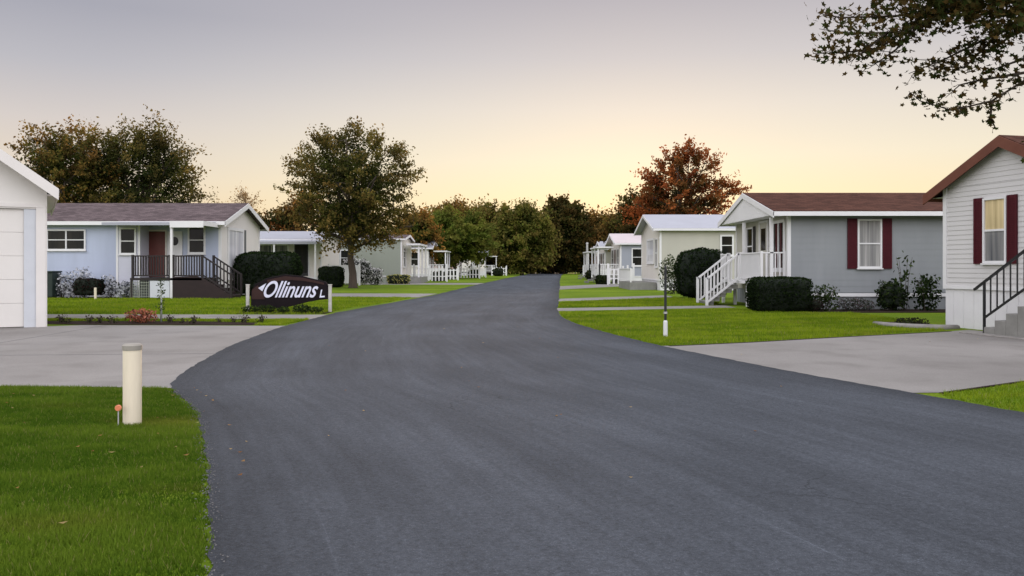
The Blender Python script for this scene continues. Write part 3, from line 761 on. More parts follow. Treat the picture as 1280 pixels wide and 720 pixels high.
# --- R0: pale lap-sided home at the right edge
h = home('mobile_home', 'pale lap sided home at the right edge with dark red shutters', (10.86, 15.18, 0), R(12.1), 1, 3.6, 13, 3.22, 4.08, 'pale', 'pale', 'roofred', 'white', .93, .4, .2, fasc='brownfascia', rt=.1, fh=.2, course=.108, skirtmat='white', step=.011)
window(h, 1, Face('front', 0), 1.82, 2.36, 1.52, 2.84, 'sunsetpane', shutters='maroon', lower='greycurtain', sw=.25, fw=.045)
dr = door(h, 1, Face('near', 0), .25, 1.1, .93, 2.95, 'white')
st = thing('entry_steps', 'grey concrete steps with a black iron handrail at the right edge', 'steps', (10.86, 15.18, 0), R(12.1))
m = MB(); steps(m, -.86, -.03, .1, 1.5, .93, 5, 'y', -1); m.box(-.86, -.03, -1.2, .098, 0, .93); m.box(-.028, 1.3, -1.2, -.04, 0, .93); m.build('step_block', 'step', st, bevel=.012)
m = MB(); m.box(-1.15, .4, 1.52, 1.85, 0, .035); m.box(-1.15, -.88, -.3, 1.5, 0, .03); m.build('step_pad', 'stone', st, bevel=.01)
m = MB()
a, b = Vector((-.84, 1.5, 0)), Vector((-.84, .02, .93))
Z = Vector((0, 0, 1)); d = (b - a)
m.beam(a - d * .18 + Z * 1.08, b + Z * 1.08, .045, .045); m.beam(a + Z * .34, b + Z * .34, .03, .04)
m.beam(a + Z * .0, a + Z * 1.08, .04, .04); m.beam(b, b + Z * 1.08, .04, .04)
for i in range(1, 9):
    q = a + d * (i / 9); m.beam(q + Z * .34, q + Z * 1.08, .022, .022)
c = Vector((-.84, -1.15, .93)); m.beam(b + Z * 1.08, c + Z * 1.08, .045, .045); m.beam(b + Z * .2, c + Z * .2, .03, .04); m.beam(c, c + Z * 1.1, .04, .04)
for i in range(1, 8):
    q = b + (c - b) * (i / 8); m.beam(q + Z * .2, q + Z * 1.08, .022, .022)
m.build('handrail', 'black', st)

# --- R1: grey home with the white pediment porch
h = home('mobile_home', 'blue grey home with maroon shutters and a white pediment porch', (8.97, 26.0, 0), 0, 1, 6.0, 15, 3.2, 3.98, 'grey', 'cream', 'roofred', 'white', .55, .42, .6, True, course=.2, skirtmat='grey', fh=.16, belt=False)
window(h, 1, Face('near', 0), 2.3, 2.98, 1.4, 2.88, 'curtain', shutters='maroon', sw=.31)
m = MB(); m.box(.1, 15, -.03, -.002, .42, .53); m.build('belt_trim', 'white', h)
m = MB(); m.box(6.05, 6.12, -.075, -.006, .1, 3.0); m.build('downpipe', 'jamb', h)
door(h, 1, Face('front', 0), 2.0, 2.85, .9, 2.95, 'cream', glass=(.2, .8, .52, .9))
w = window(h, 1, Face('front', 0), .32, 1.35, 1.35, 2.85, 'dark', rail=False, mullion=True, fw=.1)
m = MB(); Face('front', 0).box(m, .55, .68, 1.36, 2.84, .028, .034); Face('front', 0).box(m, 1.0, 1.12, 1.36, 2.84, .028, .034); m.build('curtain', 'maroon', w)
window(h, 1, Face('front', 0), 3.7, 4.4, 1.5, 2.8, 'dark', shutters='black', sw=.2)
m = MB(); m.box(-.85, -.03, .15, 5.2, .8, .9)
for y in (.25, 1.9, 3.5, 5.1):
    m.box(-.8, -.7, y - .05, y + .05, 0, .8)
m.build('porch_deck', 'white', h)
for y in (.22, 3.3):
    m = MB(); m.box(-.52, -.42, y - .05, y + .05, .9, 3.0); m.build('porch_post', 'white', h)
for q0, q1, e in (((-.8, .2, .9), (-.8, 2.5, .9), (True, True)), ((-.8, .2, .9), (-.05, .2, .9), (False, True)), ((-.8, 4.1, .9), (-.8, 5.15, .9), (True, True))):
    m = MB(); railing(m, q0, q1, .95, .13, .035, .08, ends=e); m.build('porch_railing', 'white', h)
m = MB(); steps(m, -1.95, -.86, 2.7, 3.95, .9, 5, 'x', 1); m.build('porch_steps', 'step', h)
for y in (2.62, 4.03):
    m = MB(); railing(m, (-2.0, y, .0), (-.86, y, .9), .95, .12, .04, .09, .09); m.build('stair_railing', 'white', h)

# --- R2: cream home with the pale metal roof
h = home('mobile_home', 'cream home with a pale metal roof, third from the front on the right', (8.64, 46.7, 0), 0, 1, 6.6, 14, 3.62, 4.55, 'cream', 'offwhite', 'roofgrey', 'white', .6, .3, .45, course=.2)
window(h, 1, Face('near', 0), 3.6, 4.2, 2.1, 3.15, 'dark', fw=.1)
window(h, 1, Face('front', 0), 2.0, 4.2, 1.7, 3.0, 'palepane', rail=False, fw=.12)
window(h, 1, Face('front', 0), .7, 1.4, 1.4, 3.0, 'greycurtain', rail=True)
m = MB(); m.box(-1.6, -.03, 1.0, 6.0, 0, .45); m.build('porch_slab', 'step', h)
m = MB(); railing(m, (-1.55, 1.05, .45), (-1.55, 5.95, .45), .8, .16, .04, .08, .08); m.build('porch_railing', 'white', h)

# --- R3 and the far right homes
def far_home(label, x, y, s, wall, roof, W=6, L=12, ze=3.3, za=4.1, porch='white', g='offwhite', og=.5, rot=0.0, canopy=False):
    h = home('mobile_home', label, (x, y, 0), rot, s, W, L, ze, za, wall, g, roof, 'white', .6, .3, og, course=.25)
    window(h, s, Face('near', 0), 1.0, 2.1, 1.5, 2.8, 'dark', fw=.09)
    window(h, s, Face('front', 0), .6, 1.6, 1.4, 2.8, 'greycurtain', fw=.09)
    door(h, s, Face('front', 0), 2.6, 3.5, .7, 2.8, 'reddoor')
    window(h, s, Face('front', 0), 4.3, 5.2, 1.4, 2.8, 'dark', fw=.09)
    m = MB(s); m.box(-1.7, -.03, .4, 5.6, .5, .62)
    for yy in (.45, 2.2, 3.9, 5.5): m.box(-1.65, -1.55, yy, yy + .1, 0, .5)
    m.build('porch_deck', 'step', h)
    for q0, q1 in (((-1.65, .45, .62), (-1.65, 2.3, .62)), ((-1.65, 3.8, .62), (-1.65, 5.55, .62)), ((-1.65, .45, .62), (-.05, .45, .62))):
        m = MB(s); railing(m, q0, q1, .95, .16, .05, .1, .09); m.build('porch_railing', porch, h)
    m = MB(s); steps(m, -2.6, -1.71, 2.4, 3.7, .62, 3, 'x', 1); m.build('porch_steps', 'step', h)
    if canopy:
        m = MB(s); m.box(-1.9, -.51, .3, 5.7, 2.9, 3.02); m.build('porch_canopy', 'white', h)
        for yy in (.45, 3.0, 5.45):
            m = MB(s); m.box(-1.8, -1.68, yy, yy + .12, .62, 2.9); m.build('porch_post', 'white', h)
    return h
far_home('blue grey home with a pinkish roof beyond the cream home', 8.8, 65, 1, 'bluegrey', 'roofpink', canopy=True)
far_home('small cream home far up the right side with a white canopy', 10.0, 86, 1, 'cream', 'roofgrey', canopy=True)
far_home('farthest home on the right, beside the tall pale pole', 11.8, 108, 1, 'offwhite', 'roofgrey', W=5.6)

# --- garage
g = thing('garage', 'white gabled garage with a wide panelled door at the left edge', 'garage', (-10.75, 18.5, 0), math.atan2(.515, .857))
# local x runs along the front, from the corner at the right (0) to the left (-6); local y runs back
GW, GD, ge, ga = 6.2, 7.0, 3.22, 5.5
m = MB()
sl = (ga - ge) / (GW / 2)
m.extrude([(0, 0, 0), (-.22, 0, 0), (-.22, 0, 2.72), (-GW + .22, 0, 2.72), (-GW + .22, 0, 0), (-GW, 0, 0), (-GW, 0, ge), (-GW / 2, 0, ga), (0, 0, ge)], (0, .14, 0))
m.box(-.14, 0, .141, GD, 0, ge); m.box(-GW, -GW + .14, .141, GD, 0, ge)
m.extrude([(-.141, GD, 0), (-GW + .141, GD, 0), (-GW + .141, GD, ge), (-GW / 2, GD, ga - .1), (-.141, GD, ge)], (0, -.14, 0))
m.build('wall', 'garage', g)
m = MB(); m.box(-.222, -.03, -.022, -.002, 0, 2.75); m.box(-GW + .03, -GW + .222, -.022, -.002, 0, 2.75); m.box(-GW + .03, -.03, -.024, -.002, 2.752, 2.84); m.build('door_trim', 'warmwhite', g)
for q in (-.46, -GW + .223):
    m = MB(); m.box(q, q + .237, .02, .13, 0, 2.715); m.build('door_jamb', 'jamb', g)
m = MB(); dw = (GW - .92) / 8
for r in range(5):
    z0 = .02 + r * .54
    m.box(-GW + .461, -.461, .07, .11, z0, z0 + .536)
dd = m.build('garage_door', 'garagedoor', g, bevel=.006)
k = MB(); k.box(-GW / 2 - .1, -GW / 2 + .1, .03, .057, .62, .65); k.build('handle', 'black', dd)
m = MB(); o_ = .2; ez = ge - sl * o_
m.extrude([(o_, -.42, ez), (-GW / 2, -.42, ga), (-GW - o_, -.42, ez), (-GW - o_, -.42, ez + .1), (-GW / 2, -.42, ga + .1), (o_, -.42, ez + .1)], (0, GD + .7, 0))
m.build('roof', 'roofmauve', g)
m = MB()
for a, b in ((o_ + .02, -GW / 2), (-GW - o_ - .02, -GW / 2)):
    m.extrude([(a, -.455, ez - .16), (b, -.455, ga - .14), (b, -.455, ga + .12), (a, -.455, ez + .1)], (0, .03, 0))
m.box(o_ + .002, o_ + .03, -.42, GD + .28, ez - .09, ez + .09); m.box(-GW - o_ - .03, -GW - o_ - .002, -.42, GD + .28, ez - .09, ez + .09)
m.build('fascia', 'warmwhite', g)
m = MB()
for sgn in (0, 1):
    X = (lambda x: x) if sgn == 0 else (lambda x: -GW - x)
    m.extrude([(X(o_ - .01), -.415, ez - .03), (X(-GW / 2 if sgn == 0 else -GW / 2), -.415, ga - .035), (X(-GW / 2), -.415, ga - .005), (X(o_ - .01), -.415, ez - .005)], (0, .41, 0))
m.build('soffit', 'garage', g)
m = MB(); m.box(.002, o_, .0, GD, ez - .04, ez - .006); m.build('side_soffit', 'warmwhite', g)

# --- L1: pale blue home with the dark porch
h = home('mobile_home', 'pale blue home with a dark railed porch and a mauve roof', (-13.3, 36.5, 0), 0, -1, 5.6, 15, 3.5, 4.42, 'blue', 'warmwhite', 'roofmauve', 'white', .55, .4, .35, course=.16, skirtmat='white', fh=.22)
NF = Face('near', 0)
window(h, -1, NF, 6.2, 7.85, 2.2, 3.02, 'dark', mullion=True, fw=.07)
door(h, -1, NF, 2.5, 3.35, .9, 3.0, 'reddoor', frame='offwhite')
m = MB(-1); NF.box(m, 1.72, 2.4, .92, 3.0, .03, .065); sd = m.build('storm_door', 'white', h)
m = MB(-1); m.extrude([(2.06 + .17 * math.cos(t * .3927), -.067, 2.55 + .2 * math.sin(t * .3927)) for t in range(16)], (0, -.006, 0)); m.build('storm_door_pane', 'dark', sd)
window(h, -1, NF, .75, 1.4, 2.05, 3.15, 'dark', fw=.08)
# bay beside the door
m = MB(-1); lap(m, (3.25, -.9, 0), (1, 0, 0), (0, -1, 0), 1.05, .5, 3.25, .16); lap(m, (3.25, 0, 0), (0, -1, 0), (-1, 0, 0), .9, .5, 3.25, .16); lap(m, (4.3, 0, 0), (0, -1, 0), (1, 0, 0), .9, .5, 3.25, .16)
m.box(3.27, 4.28, -.88, 0, 0, .499); m.box(3.25, 4.3, -.9, -.016, 3.251, 3.3); m.build('entry_bay', 'lavender', h, recalc=False)
m = MB(-1); m.box(4.22, 4.31, -.925, -.905, 0, 3.25); m.box(3.24, 3.33, -.925, -.905, 0, 3.25); m.build('bay_trim', 'white', h)
window(h, -1, Face('near', -.9), 3.48, 4.08, 2.0, 3.05, 'dark', fw=.07)
m = MB(-1); m.extrude([(.05, -.02, 3.44), (.05, -2.0, 3.30), (.05, -2.0, 3.18), (.05, -.02, 3.30)], (4.35, 0, 0)); m.build('awning', 'roofgrey', h)
m = MB(-1); m.box(.0, 1.45, -2.035, -2.002, 3.08, 3.36); m.box(-.02, .048, -2.0, -.05, 3.16, 3.36); m.build('awning_fascia', 'white', h)
for x in (1.42,):
    m = MB(-1); m.box(x - .05, x + .05, -1.95, -1.85, 0, 3.16); m.build('porch_post', 'white', h)
m = MB(-1); m.box(.1, 3.2, -1.95, -.026, .8, .9)
for x in (.15, 3.1): m.box(x, x + .09, -1.94, -1.85, 0, .8)
m.build('porch_deck', 'darkwood', h)
m = MB(-1); m.box(1.5, 2.35, -1.93, -1.91, .05, .78); m.build('deck_panel', 'jamb', h)
m = MB(-1)
for i in range(9): m.beam((2.4 + i * .1, -1.92, .05), (2.4 + i * .1, -1.92, .78), .02, .02)
for i in range(6): m.beam((2.38, -1.915, .1 + i * .12), (3.15, -1.915, .1 + i * .12), .02, .02)
m.build('lattice', 'greygreen', h)
for q0, q1 in ((3.1, 1.5), (1.35, .1)):
    m = MB(-1); railing(m, (q0, -1.9, .9), (q1, -1.9, .9), .95, .11, .045, .09, .08); m.build('porch_railing', 'darkwood', h)
m = MB(-1); steps(m, -1.15, .1, -1.9, -.6, .9, 5, 'x', 1); m.build('porch_steps', 'stairwood', h)
m = MB(-1); m.extrude([(-1.2, -1.95, 0), (1.36, -1.95, 0), (1.36, -1.95, .95), (.3, -1.95, .98), (-.1, -1.95, .82), (-.6, -1.95, .5), (-1.2, -1.95, .12)], (0, .03, 0)); m.build('stair_skirt', 'stairwood', h)
for q in (-1.9, -.62):
    m = MB(-1); railing(m, (-1.15, q, .12), (.08, q, .93), .92, .14, .045, .09, .08, ends=(True, q > -1)); m.build('stair_railing', 'darkwood', h)
window(h, -1, Face('front', 0), 1.0, 2.9, .95, 3.1, 'palepane', rail=False, mullion=True, fw=.14)
m = MB(-1); Face('front', 0).box(m, 3.1, 3.45, .9, 3.2, .016, .03); m.build('side_panel', 'greycurtain', h)

# --- L2, L4 and the far left homes
h = home('mobile_home', 'white home with a flat awning between the pale blue home and the round tree', (-13.6, 57, 0), 0, -1, 6.0, 13, 3.35, 3.95, 'offwhite', 'offwhite', 'roofgrey', 'white', .6, .3, .4, course=.25)
door(h, -1, Face('near', 0), .9, 1.9, .7, 3.0, 'black', glass=(.1, .9, .1, .95))
window(h, -1, Face('near', 0), 2.4, 4.6, 1.5, 2.9, 'greycurtain', mullion=True, rail=False, fw=.1)
m = MB(-1); m.extrude([(-.3, -.02, 3.3), (-.3, -2.6, 3.1), (-.3, -2.6, 2.92), (-.3, -.02, 3.12)], (6.5, 0, 0)); m.build('awning', 'roofgrey', h)
for x in (-.2, 2.6, 6.0):
    m = MB(-1); m.box(x - .05, x + .05, -2.55, -2.45, 0, 2.93); m.build('awning_post', 'white', h)
m = MB(-1); m.box(-.3, 6.2, -2.6, -.03, 0, .3); m.build('porch_slab', 'step', h)
h = home('mobile_home', 'grey green home with a white columned front behind the round tree', (-9.1, 66, 0), 0, -1, 6.2, 13, 3.65, 4.05, 'greygreen', 'offwhite', 'roofmauve', 'white', .6, .15, .3, course=.25, skirtmat='greygreen')
window(h, -1, Face('front', 0), 1.0, 2.0, 1.4, 2.9, 'dark', fw=.1); door(h, -1, Face('front', 0), 2.8, 3.7, .7, 2.9, 'offwhite')
window(h, -1, Face('near', 0), 4.0, 5.0, 1.5, 2.7, 'dark', fw=.08)
m = MB(-1); m.box(-1.5, -.32, .2, 6.0, 3.15, 3.3); m.build('porch_canopy', 'white', h)
for y in (.4, 3.0, 5.7):
    m = MB(-1); m.box(-1.42, -1.28, y, y + .14, .5, 3.15); m.build('porch_post', 'white', h)
m = MB(-1); m.box(-1.5, -.03, .2, 6.0, 0, .5); m.build('porch_slab', 'step', h)
far_home('white home with a porch under the yellow green tree', -8.6, 82, -1, 'offwhite', 'roofgrey', canopy=True)
far_home('pink panelled home with a white porch just beyond the yellow green tree', -6.9, 104, -1, 'pinkpanel', 'roofpink', g='pinkpanel', canopy=True)
far_home('farthest home on the left with a plain white porch', -4.2, 124, -1, 'offwhite', 'roofgrey', canopy=True)

# ------------------------------------------------------------------ hedges, shrubs, plants
HG = [(.011, .020, .006), (.016, .028, .007), (.007, .013, .005)]
GR = [(.028, .045, .012), (.040, .058, .016), (.020, .034, .010)]
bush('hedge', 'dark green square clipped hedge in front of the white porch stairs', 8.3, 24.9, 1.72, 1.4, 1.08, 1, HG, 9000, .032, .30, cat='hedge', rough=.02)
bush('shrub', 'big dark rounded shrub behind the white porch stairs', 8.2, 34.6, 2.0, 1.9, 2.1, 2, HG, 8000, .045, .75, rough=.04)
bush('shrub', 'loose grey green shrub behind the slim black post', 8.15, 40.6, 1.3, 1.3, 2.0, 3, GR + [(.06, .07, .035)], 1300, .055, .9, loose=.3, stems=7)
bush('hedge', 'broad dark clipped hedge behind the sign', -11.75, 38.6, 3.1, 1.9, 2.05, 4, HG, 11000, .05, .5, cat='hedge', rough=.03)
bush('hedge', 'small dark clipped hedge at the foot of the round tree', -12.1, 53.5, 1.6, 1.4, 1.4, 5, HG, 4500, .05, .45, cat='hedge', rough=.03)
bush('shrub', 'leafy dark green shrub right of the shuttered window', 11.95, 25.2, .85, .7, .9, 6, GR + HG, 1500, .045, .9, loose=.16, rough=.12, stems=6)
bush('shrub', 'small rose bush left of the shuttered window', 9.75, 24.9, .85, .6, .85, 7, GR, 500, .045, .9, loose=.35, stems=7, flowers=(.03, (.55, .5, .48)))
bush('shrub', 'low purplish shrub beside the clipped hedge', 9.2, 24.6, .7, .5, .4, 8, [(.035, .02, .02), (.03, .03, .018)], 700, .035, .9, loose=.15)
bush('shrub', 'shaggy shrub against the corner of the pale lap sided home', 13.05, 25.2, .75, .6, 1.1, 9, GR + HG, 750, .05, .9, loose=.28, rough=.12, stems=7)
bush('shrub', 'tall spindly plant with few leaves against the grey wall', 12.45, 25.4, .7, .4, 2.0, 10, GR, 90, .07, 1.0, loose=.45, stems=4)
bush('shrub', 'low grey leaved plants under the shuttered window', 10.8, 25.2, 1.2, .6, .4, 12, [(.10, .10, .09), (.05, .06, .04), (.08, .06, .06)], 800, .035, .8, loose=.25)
for i, (x, h_, w_) in enumerate(((-12.1, 2.1, 1.3), (-11.2, 1.8, 1.25), (-10.35, 1.3, 1.1))):
    bush('flowering_shrub', ('tallest white flowering shrub next to the trunk of the round tree', 'middle one of three white flowering shrubs by the round tree', 'lowest white flowering shrub, nearest the grey green home')[i],
         x, 60.5, w_, 1.0, h_, 70 + i, [(.10, .10, .08), (.06, .07, .05)], 1500, .065, .9, group='white flowering shrubs by the round tree', loose=.15, flowers=(.66, (.74, .72, .72)), rough=.1)
wl = ['white flowering plant beside the dark bin', 'tall white flowering plant between the bin and the dark shrub', 'white flowering plant right of the small dark shrub', 'white flowering plant at the foot of the lavender bay']
for i, (x, h_, w_) in enumerate(((-20.0, 1.1, 1.0), (-19.1, 1.35, 1.0), (-17.9, .95, .8), (-17.0, .75, .8))):
    bush('flowering_shrub', wl[i], x, 35.6 - (.45 if i == 3 else 0), w_, .6, h_, 80 + i, [(.09, .10, .10), (.05, .055, .045), (.16, .17, .20)], 620, .06, .9, group='white flowering plants along the pale blue home', loose=.32, flowers=(.62, (.70, .70, .74)), stems=6, rough=.1)
bush('shrub', 'small very dark clipped shrub in the bed of the pale blue home', -18.35, 34.7, 1.15, .7, .72, 13, [(.008, .014, .010), (.012, .016, .010), (.03, .008, .008)], 2600, .035, .55, z=.14)
m = MB(); root = thing('wheeled_bin', 'dark green lidded bin standing by the pale blue wall', 'bin', (-20.55, 35.5, 0))
m.extrude([(-.36, -.36, .05), (.36, -.36, .05), (.36, .36, .05), (-.36, .36, .05)], (0, 0, 1.08)); m.build('body', 'bin', root, bevel=.03)
m = MB(); m.box(-.39, .39, -.41, .38, 1.132, 1.2); m.build('lid', 'bin', root, bevel=.02)
for sx in (-.3, .3):
    m = MB(); m.tube([(sx - .04, .3, .1), (sx + .04, .3, .1)], .1, 10); m.build('wheel', 'black', root)

# bed along the garage drive
bush('shrub', 'salmon red flowering shrub in the bed along the garage drive', -9.15, 19.75, .75, .45, .36, 14, [(.30, .085, .05), (.36, .13, .08), (.10, .05, .03)], 700, .03, .9, loose=.3, stems=8, flowers=(.3, (.52, .20, .13)))
pl = bush('bed_plant', 'short dark stemmed plant in the bed along the garage drive', -11.2, 19.9, .3, .22, .2, 15, [(.03, .028, .016), (.04, .05, .02), (.09, .08, .05)], 60, .026, .9, group='short plants in the bed along the garage drive', loose=.35, stems=5, cat='plant')
for i in range(13):
    x = -10.85 + i * .39 + random.uniform(-.1, .1)
    if abs(x + 9.15) < .3: continue
    dup(pl, (x, 19.75 + random.uniform(-.2, .25), 0), random.uniform(0, 6), scale=random.uniform(.5, 1.05))
sp = bush('bed_plant', 'low green plant at the foot of the sign', -7.9, 24.1, .5, .4, .22, 16, GR, 320, .03, .9, group='low plants at the foot of the sign', loose=.25, cat='plant')
for x, s_ in ((-7.4, 1.1), (-6.85, .9), (-6.3, 1.2), (-5.85, .9)):
    dup(sp, (x, 24.0 + random.uniform(-.15, .15), 0), random.uniform(0, 6), scale=s_)
sa = thing('sapling', 'thin grey green sapling in front of the dark porch', 'sapling', (-9.75, 22.6, 0) if False else (-8.75, 19.95, 0))
m = MB(); m.tube([(0, 0, -.02), (.01, 0, .5), (-.01, .01, 1.0)], [.028, .022, .012], 7); m.build('trunk', 'greygreen', sa, smooth=True)
C = np.array([(random.gauss(0, .06), random.gauss(0, .05), random.uniform(.3, 1.1)) for _ in range(130)])
V, F = diamonds(C, .03); np_mesh('crown', V, F, 'leaf', np.array(GR)[rng.integers(0, 3, 130)] * 1.3, sa)
tg = thing('stake', 'short pale wooden stake on the lawn by the small dark shrub', 'stake', (-17.6, 33.8, 0))
m = MB(); m.beam((0, 0, -.05), (0, 0, .5), .09, .07); m.build('shaft', 'post', tg, bevel=.01)
# stone edging of the small bed
es = thing('bed_edging', 'curved pale stone edging of the small bed by the right driveway', 'edging', (0, 0, 0))
m = MB(); m.tube([(10.0, 17.95, .02), (9.5, 17.75, .03), (9.0, 18.05, .03), (8.75, 18.6, .03), (8.75, 19.3, .02)], [.07, .08, .08, .07, .06], 8); m.build('stone', 'stone', es, smooth=True)
bush('bed_plant', 'low dark plants inside the small stone edged bed', 9.45, 18.9, .8, .6, .2, 18, [(.03, .025, .015), (.03, .04, .015)], 350, .03, .9, loose=.3, cat='plant')

# ------------------------------------------------------------------ sign, posts, poles, fence
sg = thing('street_sign', 'dark curved sign with slanted white lettering between two white posts', 'sign', (-6.88, 24.5, 0))
def sxy(px, py): return ((px - 640) * .0245 + 6.88, 1.4 + (333 - py) * .0245)
out = [(313.5, 383), (313.5, 366), (319, 355), (334, 347.5), (356, 343), (378, 345), (394, 349), (407, 352), (411, 357), (411, 374), (399, 375), (385, 377.5), (370, 381.5), (352, 385.5), (332, 386)]
m = MB(); m.extrude([(sxy(*p)[0], 0, sxy(*p)[1]) for p in out], (0, .06, 0)); m.build('board', 'signboard', sg, bevel=.012)
band = [(334, 350), (356, 345.2), (378, 347), (394, 350.7), (405, 353.5), (405, 356), (394, 353.5), (378, 351), (364, 350), (350, 351), (335, 354)]
m = MB(); m.extrude([(sxy(*p)[0], -.012, sxy(*p)[1]) for p in band], (0, .011, 0)); m.build('band', 'signband', sg)
bl = [(315, 374), (315, 362), (322, 357), (330, 366), (331, 374)]
m = MB(); m.extrude([(sxy(*p)[0], -.010, sxy(*p)[1]) for p in bl], (0, .009, 0)); m.build('side_band', 'signband', sg)
cu = bpy.data.curves.new('lettering', 'FONT'); cu.body = 'Ollinuns'; cu.shear = .6; cu.extrude = .008; cu.offset = .014; cu.size = 1.0
to = bpy.data.objects.new('lettering_source', cu); COL.objects.link(to)
dg = bpy.context.evaluated_depsgraph_get(); tm = bpy.data.meshes.new_from_object(to.evaluated_get(dg)); bpy.data.objects.remove(to)
vs = np.array([v.co[:] for v in tm.vertices]); lo, hi = vs.min(0), vs.max(0)
x0, z0 = sxy(330, 372); x1, z1 = sxy(398, 351)
for v in tm.vertices:
    u = (v.co.x - lo[0]) / (hi[0] - lo[0]); w_ = (v.co.y - lo[1]) / (hi[1] - lo[1])
    v.co = (x0 + (x1 - x0) * u, -.016 - v.co.z, z0 + (z1 - z0) * w_)
tm.materials.append(M['letter']); lt = bpy.data.objects.new('lettering', tm); COL.objects.link(lt); lt.parent = sg
m = MB(); m.extrude([(sxy(*p)[0], -.02, sxy(*p)[1]) for p in ((323, 360), (333, 354), (328, 364))], (0, .01, 0)); m.build('arrow_mark', 'letter', sg)
m = MB(); m.extrude([(sxy(*p)[0], -.02, sxy(*p)[1]) for p in ((401.5, 362), (403, 362), (401.5, 370), (406, 369.5), (406, 371.5), (399.5, 372))], (0, .01, 0)); m.build('corner_mark', 'letter', sg)
for px in (309.5, 412.5):
    m = MB(); x = sxy(px, 0)[0]; m.box(x - .045, x + .045, -.03, .06, -.05, .82); m.box(x - .055, x + .055, -.04, .07, .821, .85); m.build('sign_post', 'offpost', sg, bevel=.008)

po = thing('bollard', 'squat cream pipe post with a grey cap standing in the front lawn', 'post', (-3.37, 7.1, 0))
m = MB(); m.tube([(0, 0, -.05), (0, 0, .69)], [.077, .077], 28); m.build('pipe', 'post', po, smooth=False)
m = MB(); m.tube([(0, 0, .66), (0, 0, .70), (0, 0, .715)], [.082, .082, .066], 28); m.build('cap', 'postcap', po)
rf = thing('reflector', 'small orange round marker beside the cream pipe post', 'marker', (-3.435, 6.98, .09))
m = MB(); m.tube([(0, 0, -.12), (0, 0, .05)], .005, 6); m.build('pin', 'pole', rf)
m = MB(); m.tube([(0, -.012, .075), (0, .012, .075)], [.027, .027], 18); m.build('disc', 'orange', rf, bevel=.004)

bp_ = thing('marker_post', 'slim black post with a white sleeve at the edge of the right lawn', 'post', (3.05, 15.9, 0))
m = MB(); m.tube([(0, 0, -.05), (0, 0, 1.38), (0, 0, 1.42)], [.026, .026, .01], 12); m.build('shaft', 'black', bp_)
m = MB(); m.tube([(0, 0, .002), (0, 0, .30), (0, 0, .33)], [.045, .042, .03], 14); m.build('sleeve', 'white', bp_)
m = MB(); m.tube([(0, 0, .46), (0, 0, .50)], [.036, .036], 12); m.build('collar', 'pole', bp_)

fp = thing('pole', 'tall pale pole far up the right verge', 'pole', (9.4, 100, 0))
m = MB(); m.tube([(0, 0, -.1), (0, 0, 4.2)], [.16, .12], 10); m.build('shaft', 'pole', fp)
m = MB(); m.tube([(0, 0, 4.2), (0, 0, 4.4)], [.17, .1], 10); m.build('cap', 'pole', fp)
yb = bush('flowering_shrub', 'low yellow flowering shrub in front of the grey green home', -9.0, 63.6, 1.7, 1.0, .75, 91, YG, 900, .06, .6, flowers=(.55, (.55, .50, .16)), rough=.06)

fe = thing('fence', 'pale post and board fence across the end of the street', 'fence', (8.5, 152, 0))
for i in range(9):
    m = MB(); m.box(i * 1.7, i * 1.7 + .22, -.1, .1, 0, 2.0); m.build('post', 'white', fe)
m = MB()
for z in (.5, 1.1, 1.6): m.box(.22, 13.6, -.03, .03, z, z + .18)
m.build('board', 'pole', fe)
fl = ['white picket fence nearest the grey green home', 'white picket fence in front of the porch under the yellow green tree', 'white picket fence under the right side of the yellow green tree',
      'white picket fence before the pink panelled home', 'last white picket fence on the left of the street', 'white picket fence before the porch of the blue grey home', 'white picket fence before the small cream home', 'last white picket fence on the right of the street']
for lb, (x, y, w_, h_) in zip(fl, ((-8.9, 72.5, 3.0, 1.5), (-8.3, 80, 2.9, 1.3), (-6.3, 92, 2.6, 1.4), (-5.3, 101, 2.0, 1.3), (-3.0, 119, 2.2, 1.4), (7.2, 60, 1.9, 1.5), (8.0, 80, 1.9, 1.3), (9.0, 101, 2.6, 1.4))):
    f_ = thing('fence', lb, 'fence', (x, y, 0), R(8 if x < 0 else -8), 'white picket fences along the street')
    m = MB(); m.box(.05, w_ - .05, -.02, .02, h_ * .3, h_ * .3 + .09); m.box(.05, w_ - .05, -.02, .02, h_ * .75, h_ * .75 + .09)
    k_ = int(w_ / .3)
    for i in range(k_):
        hh = h_ * random.uniform(.82, 1.0); xx = .1 + (w_ - .2) * i / (k_ - 1)
        m.box(xx - .07, xx + .07, -.045, -.021, .08, hh)
    m.build('picket_panel', 'white', f_)
    for xx in (0, w_):
        m = MB(); m.box(xx - .07, xx + .07, -.02, .12, -.05, h_ + .12); m.build('post', 'white', f_)
sl = ['dark shrub beside the first picket fence on the left', 'dark shrub under the yellow green tree', 'dark shrub before the pink panelled home', 'dark shrub beside the last fence on the left', 'dark shrub beside the pale slab of the cream home', 'dark shrub before the small cream home', 'dark shrub at the foot of the tall pale pole']
for i, (lb, (x, y, q)) in enumerate(zip(sl, ((-6.9, 76, 1.2), (-6.9, 87, 1.5), (-4.6, 97, 1.3), (-2.0, 115, 1.5), (7.0, 62.5, .9), (8.4, 84, 1.3), (9.9, 98, 1.6)))):
    bush('shrub', lb, x, y, q, q, q * .75, 120 + i, HG + DK, 700, .10, .85, group='small dark shrubs along the far street', rough=.08)
fe4 = thing('fence', 'low white board fence between the white home and the round tree', 'fence', (-13.4, 58.6, 0))
m = MB(); m.box(0, 2.2, 0, .06, .15, 1.5); m.box(-.08, .04, -.05, .1, 0, 1.6); m.box(2.16, 2.28, -.05, .1, 0, 1.6); m.build('board_panel', 'white', fe4)

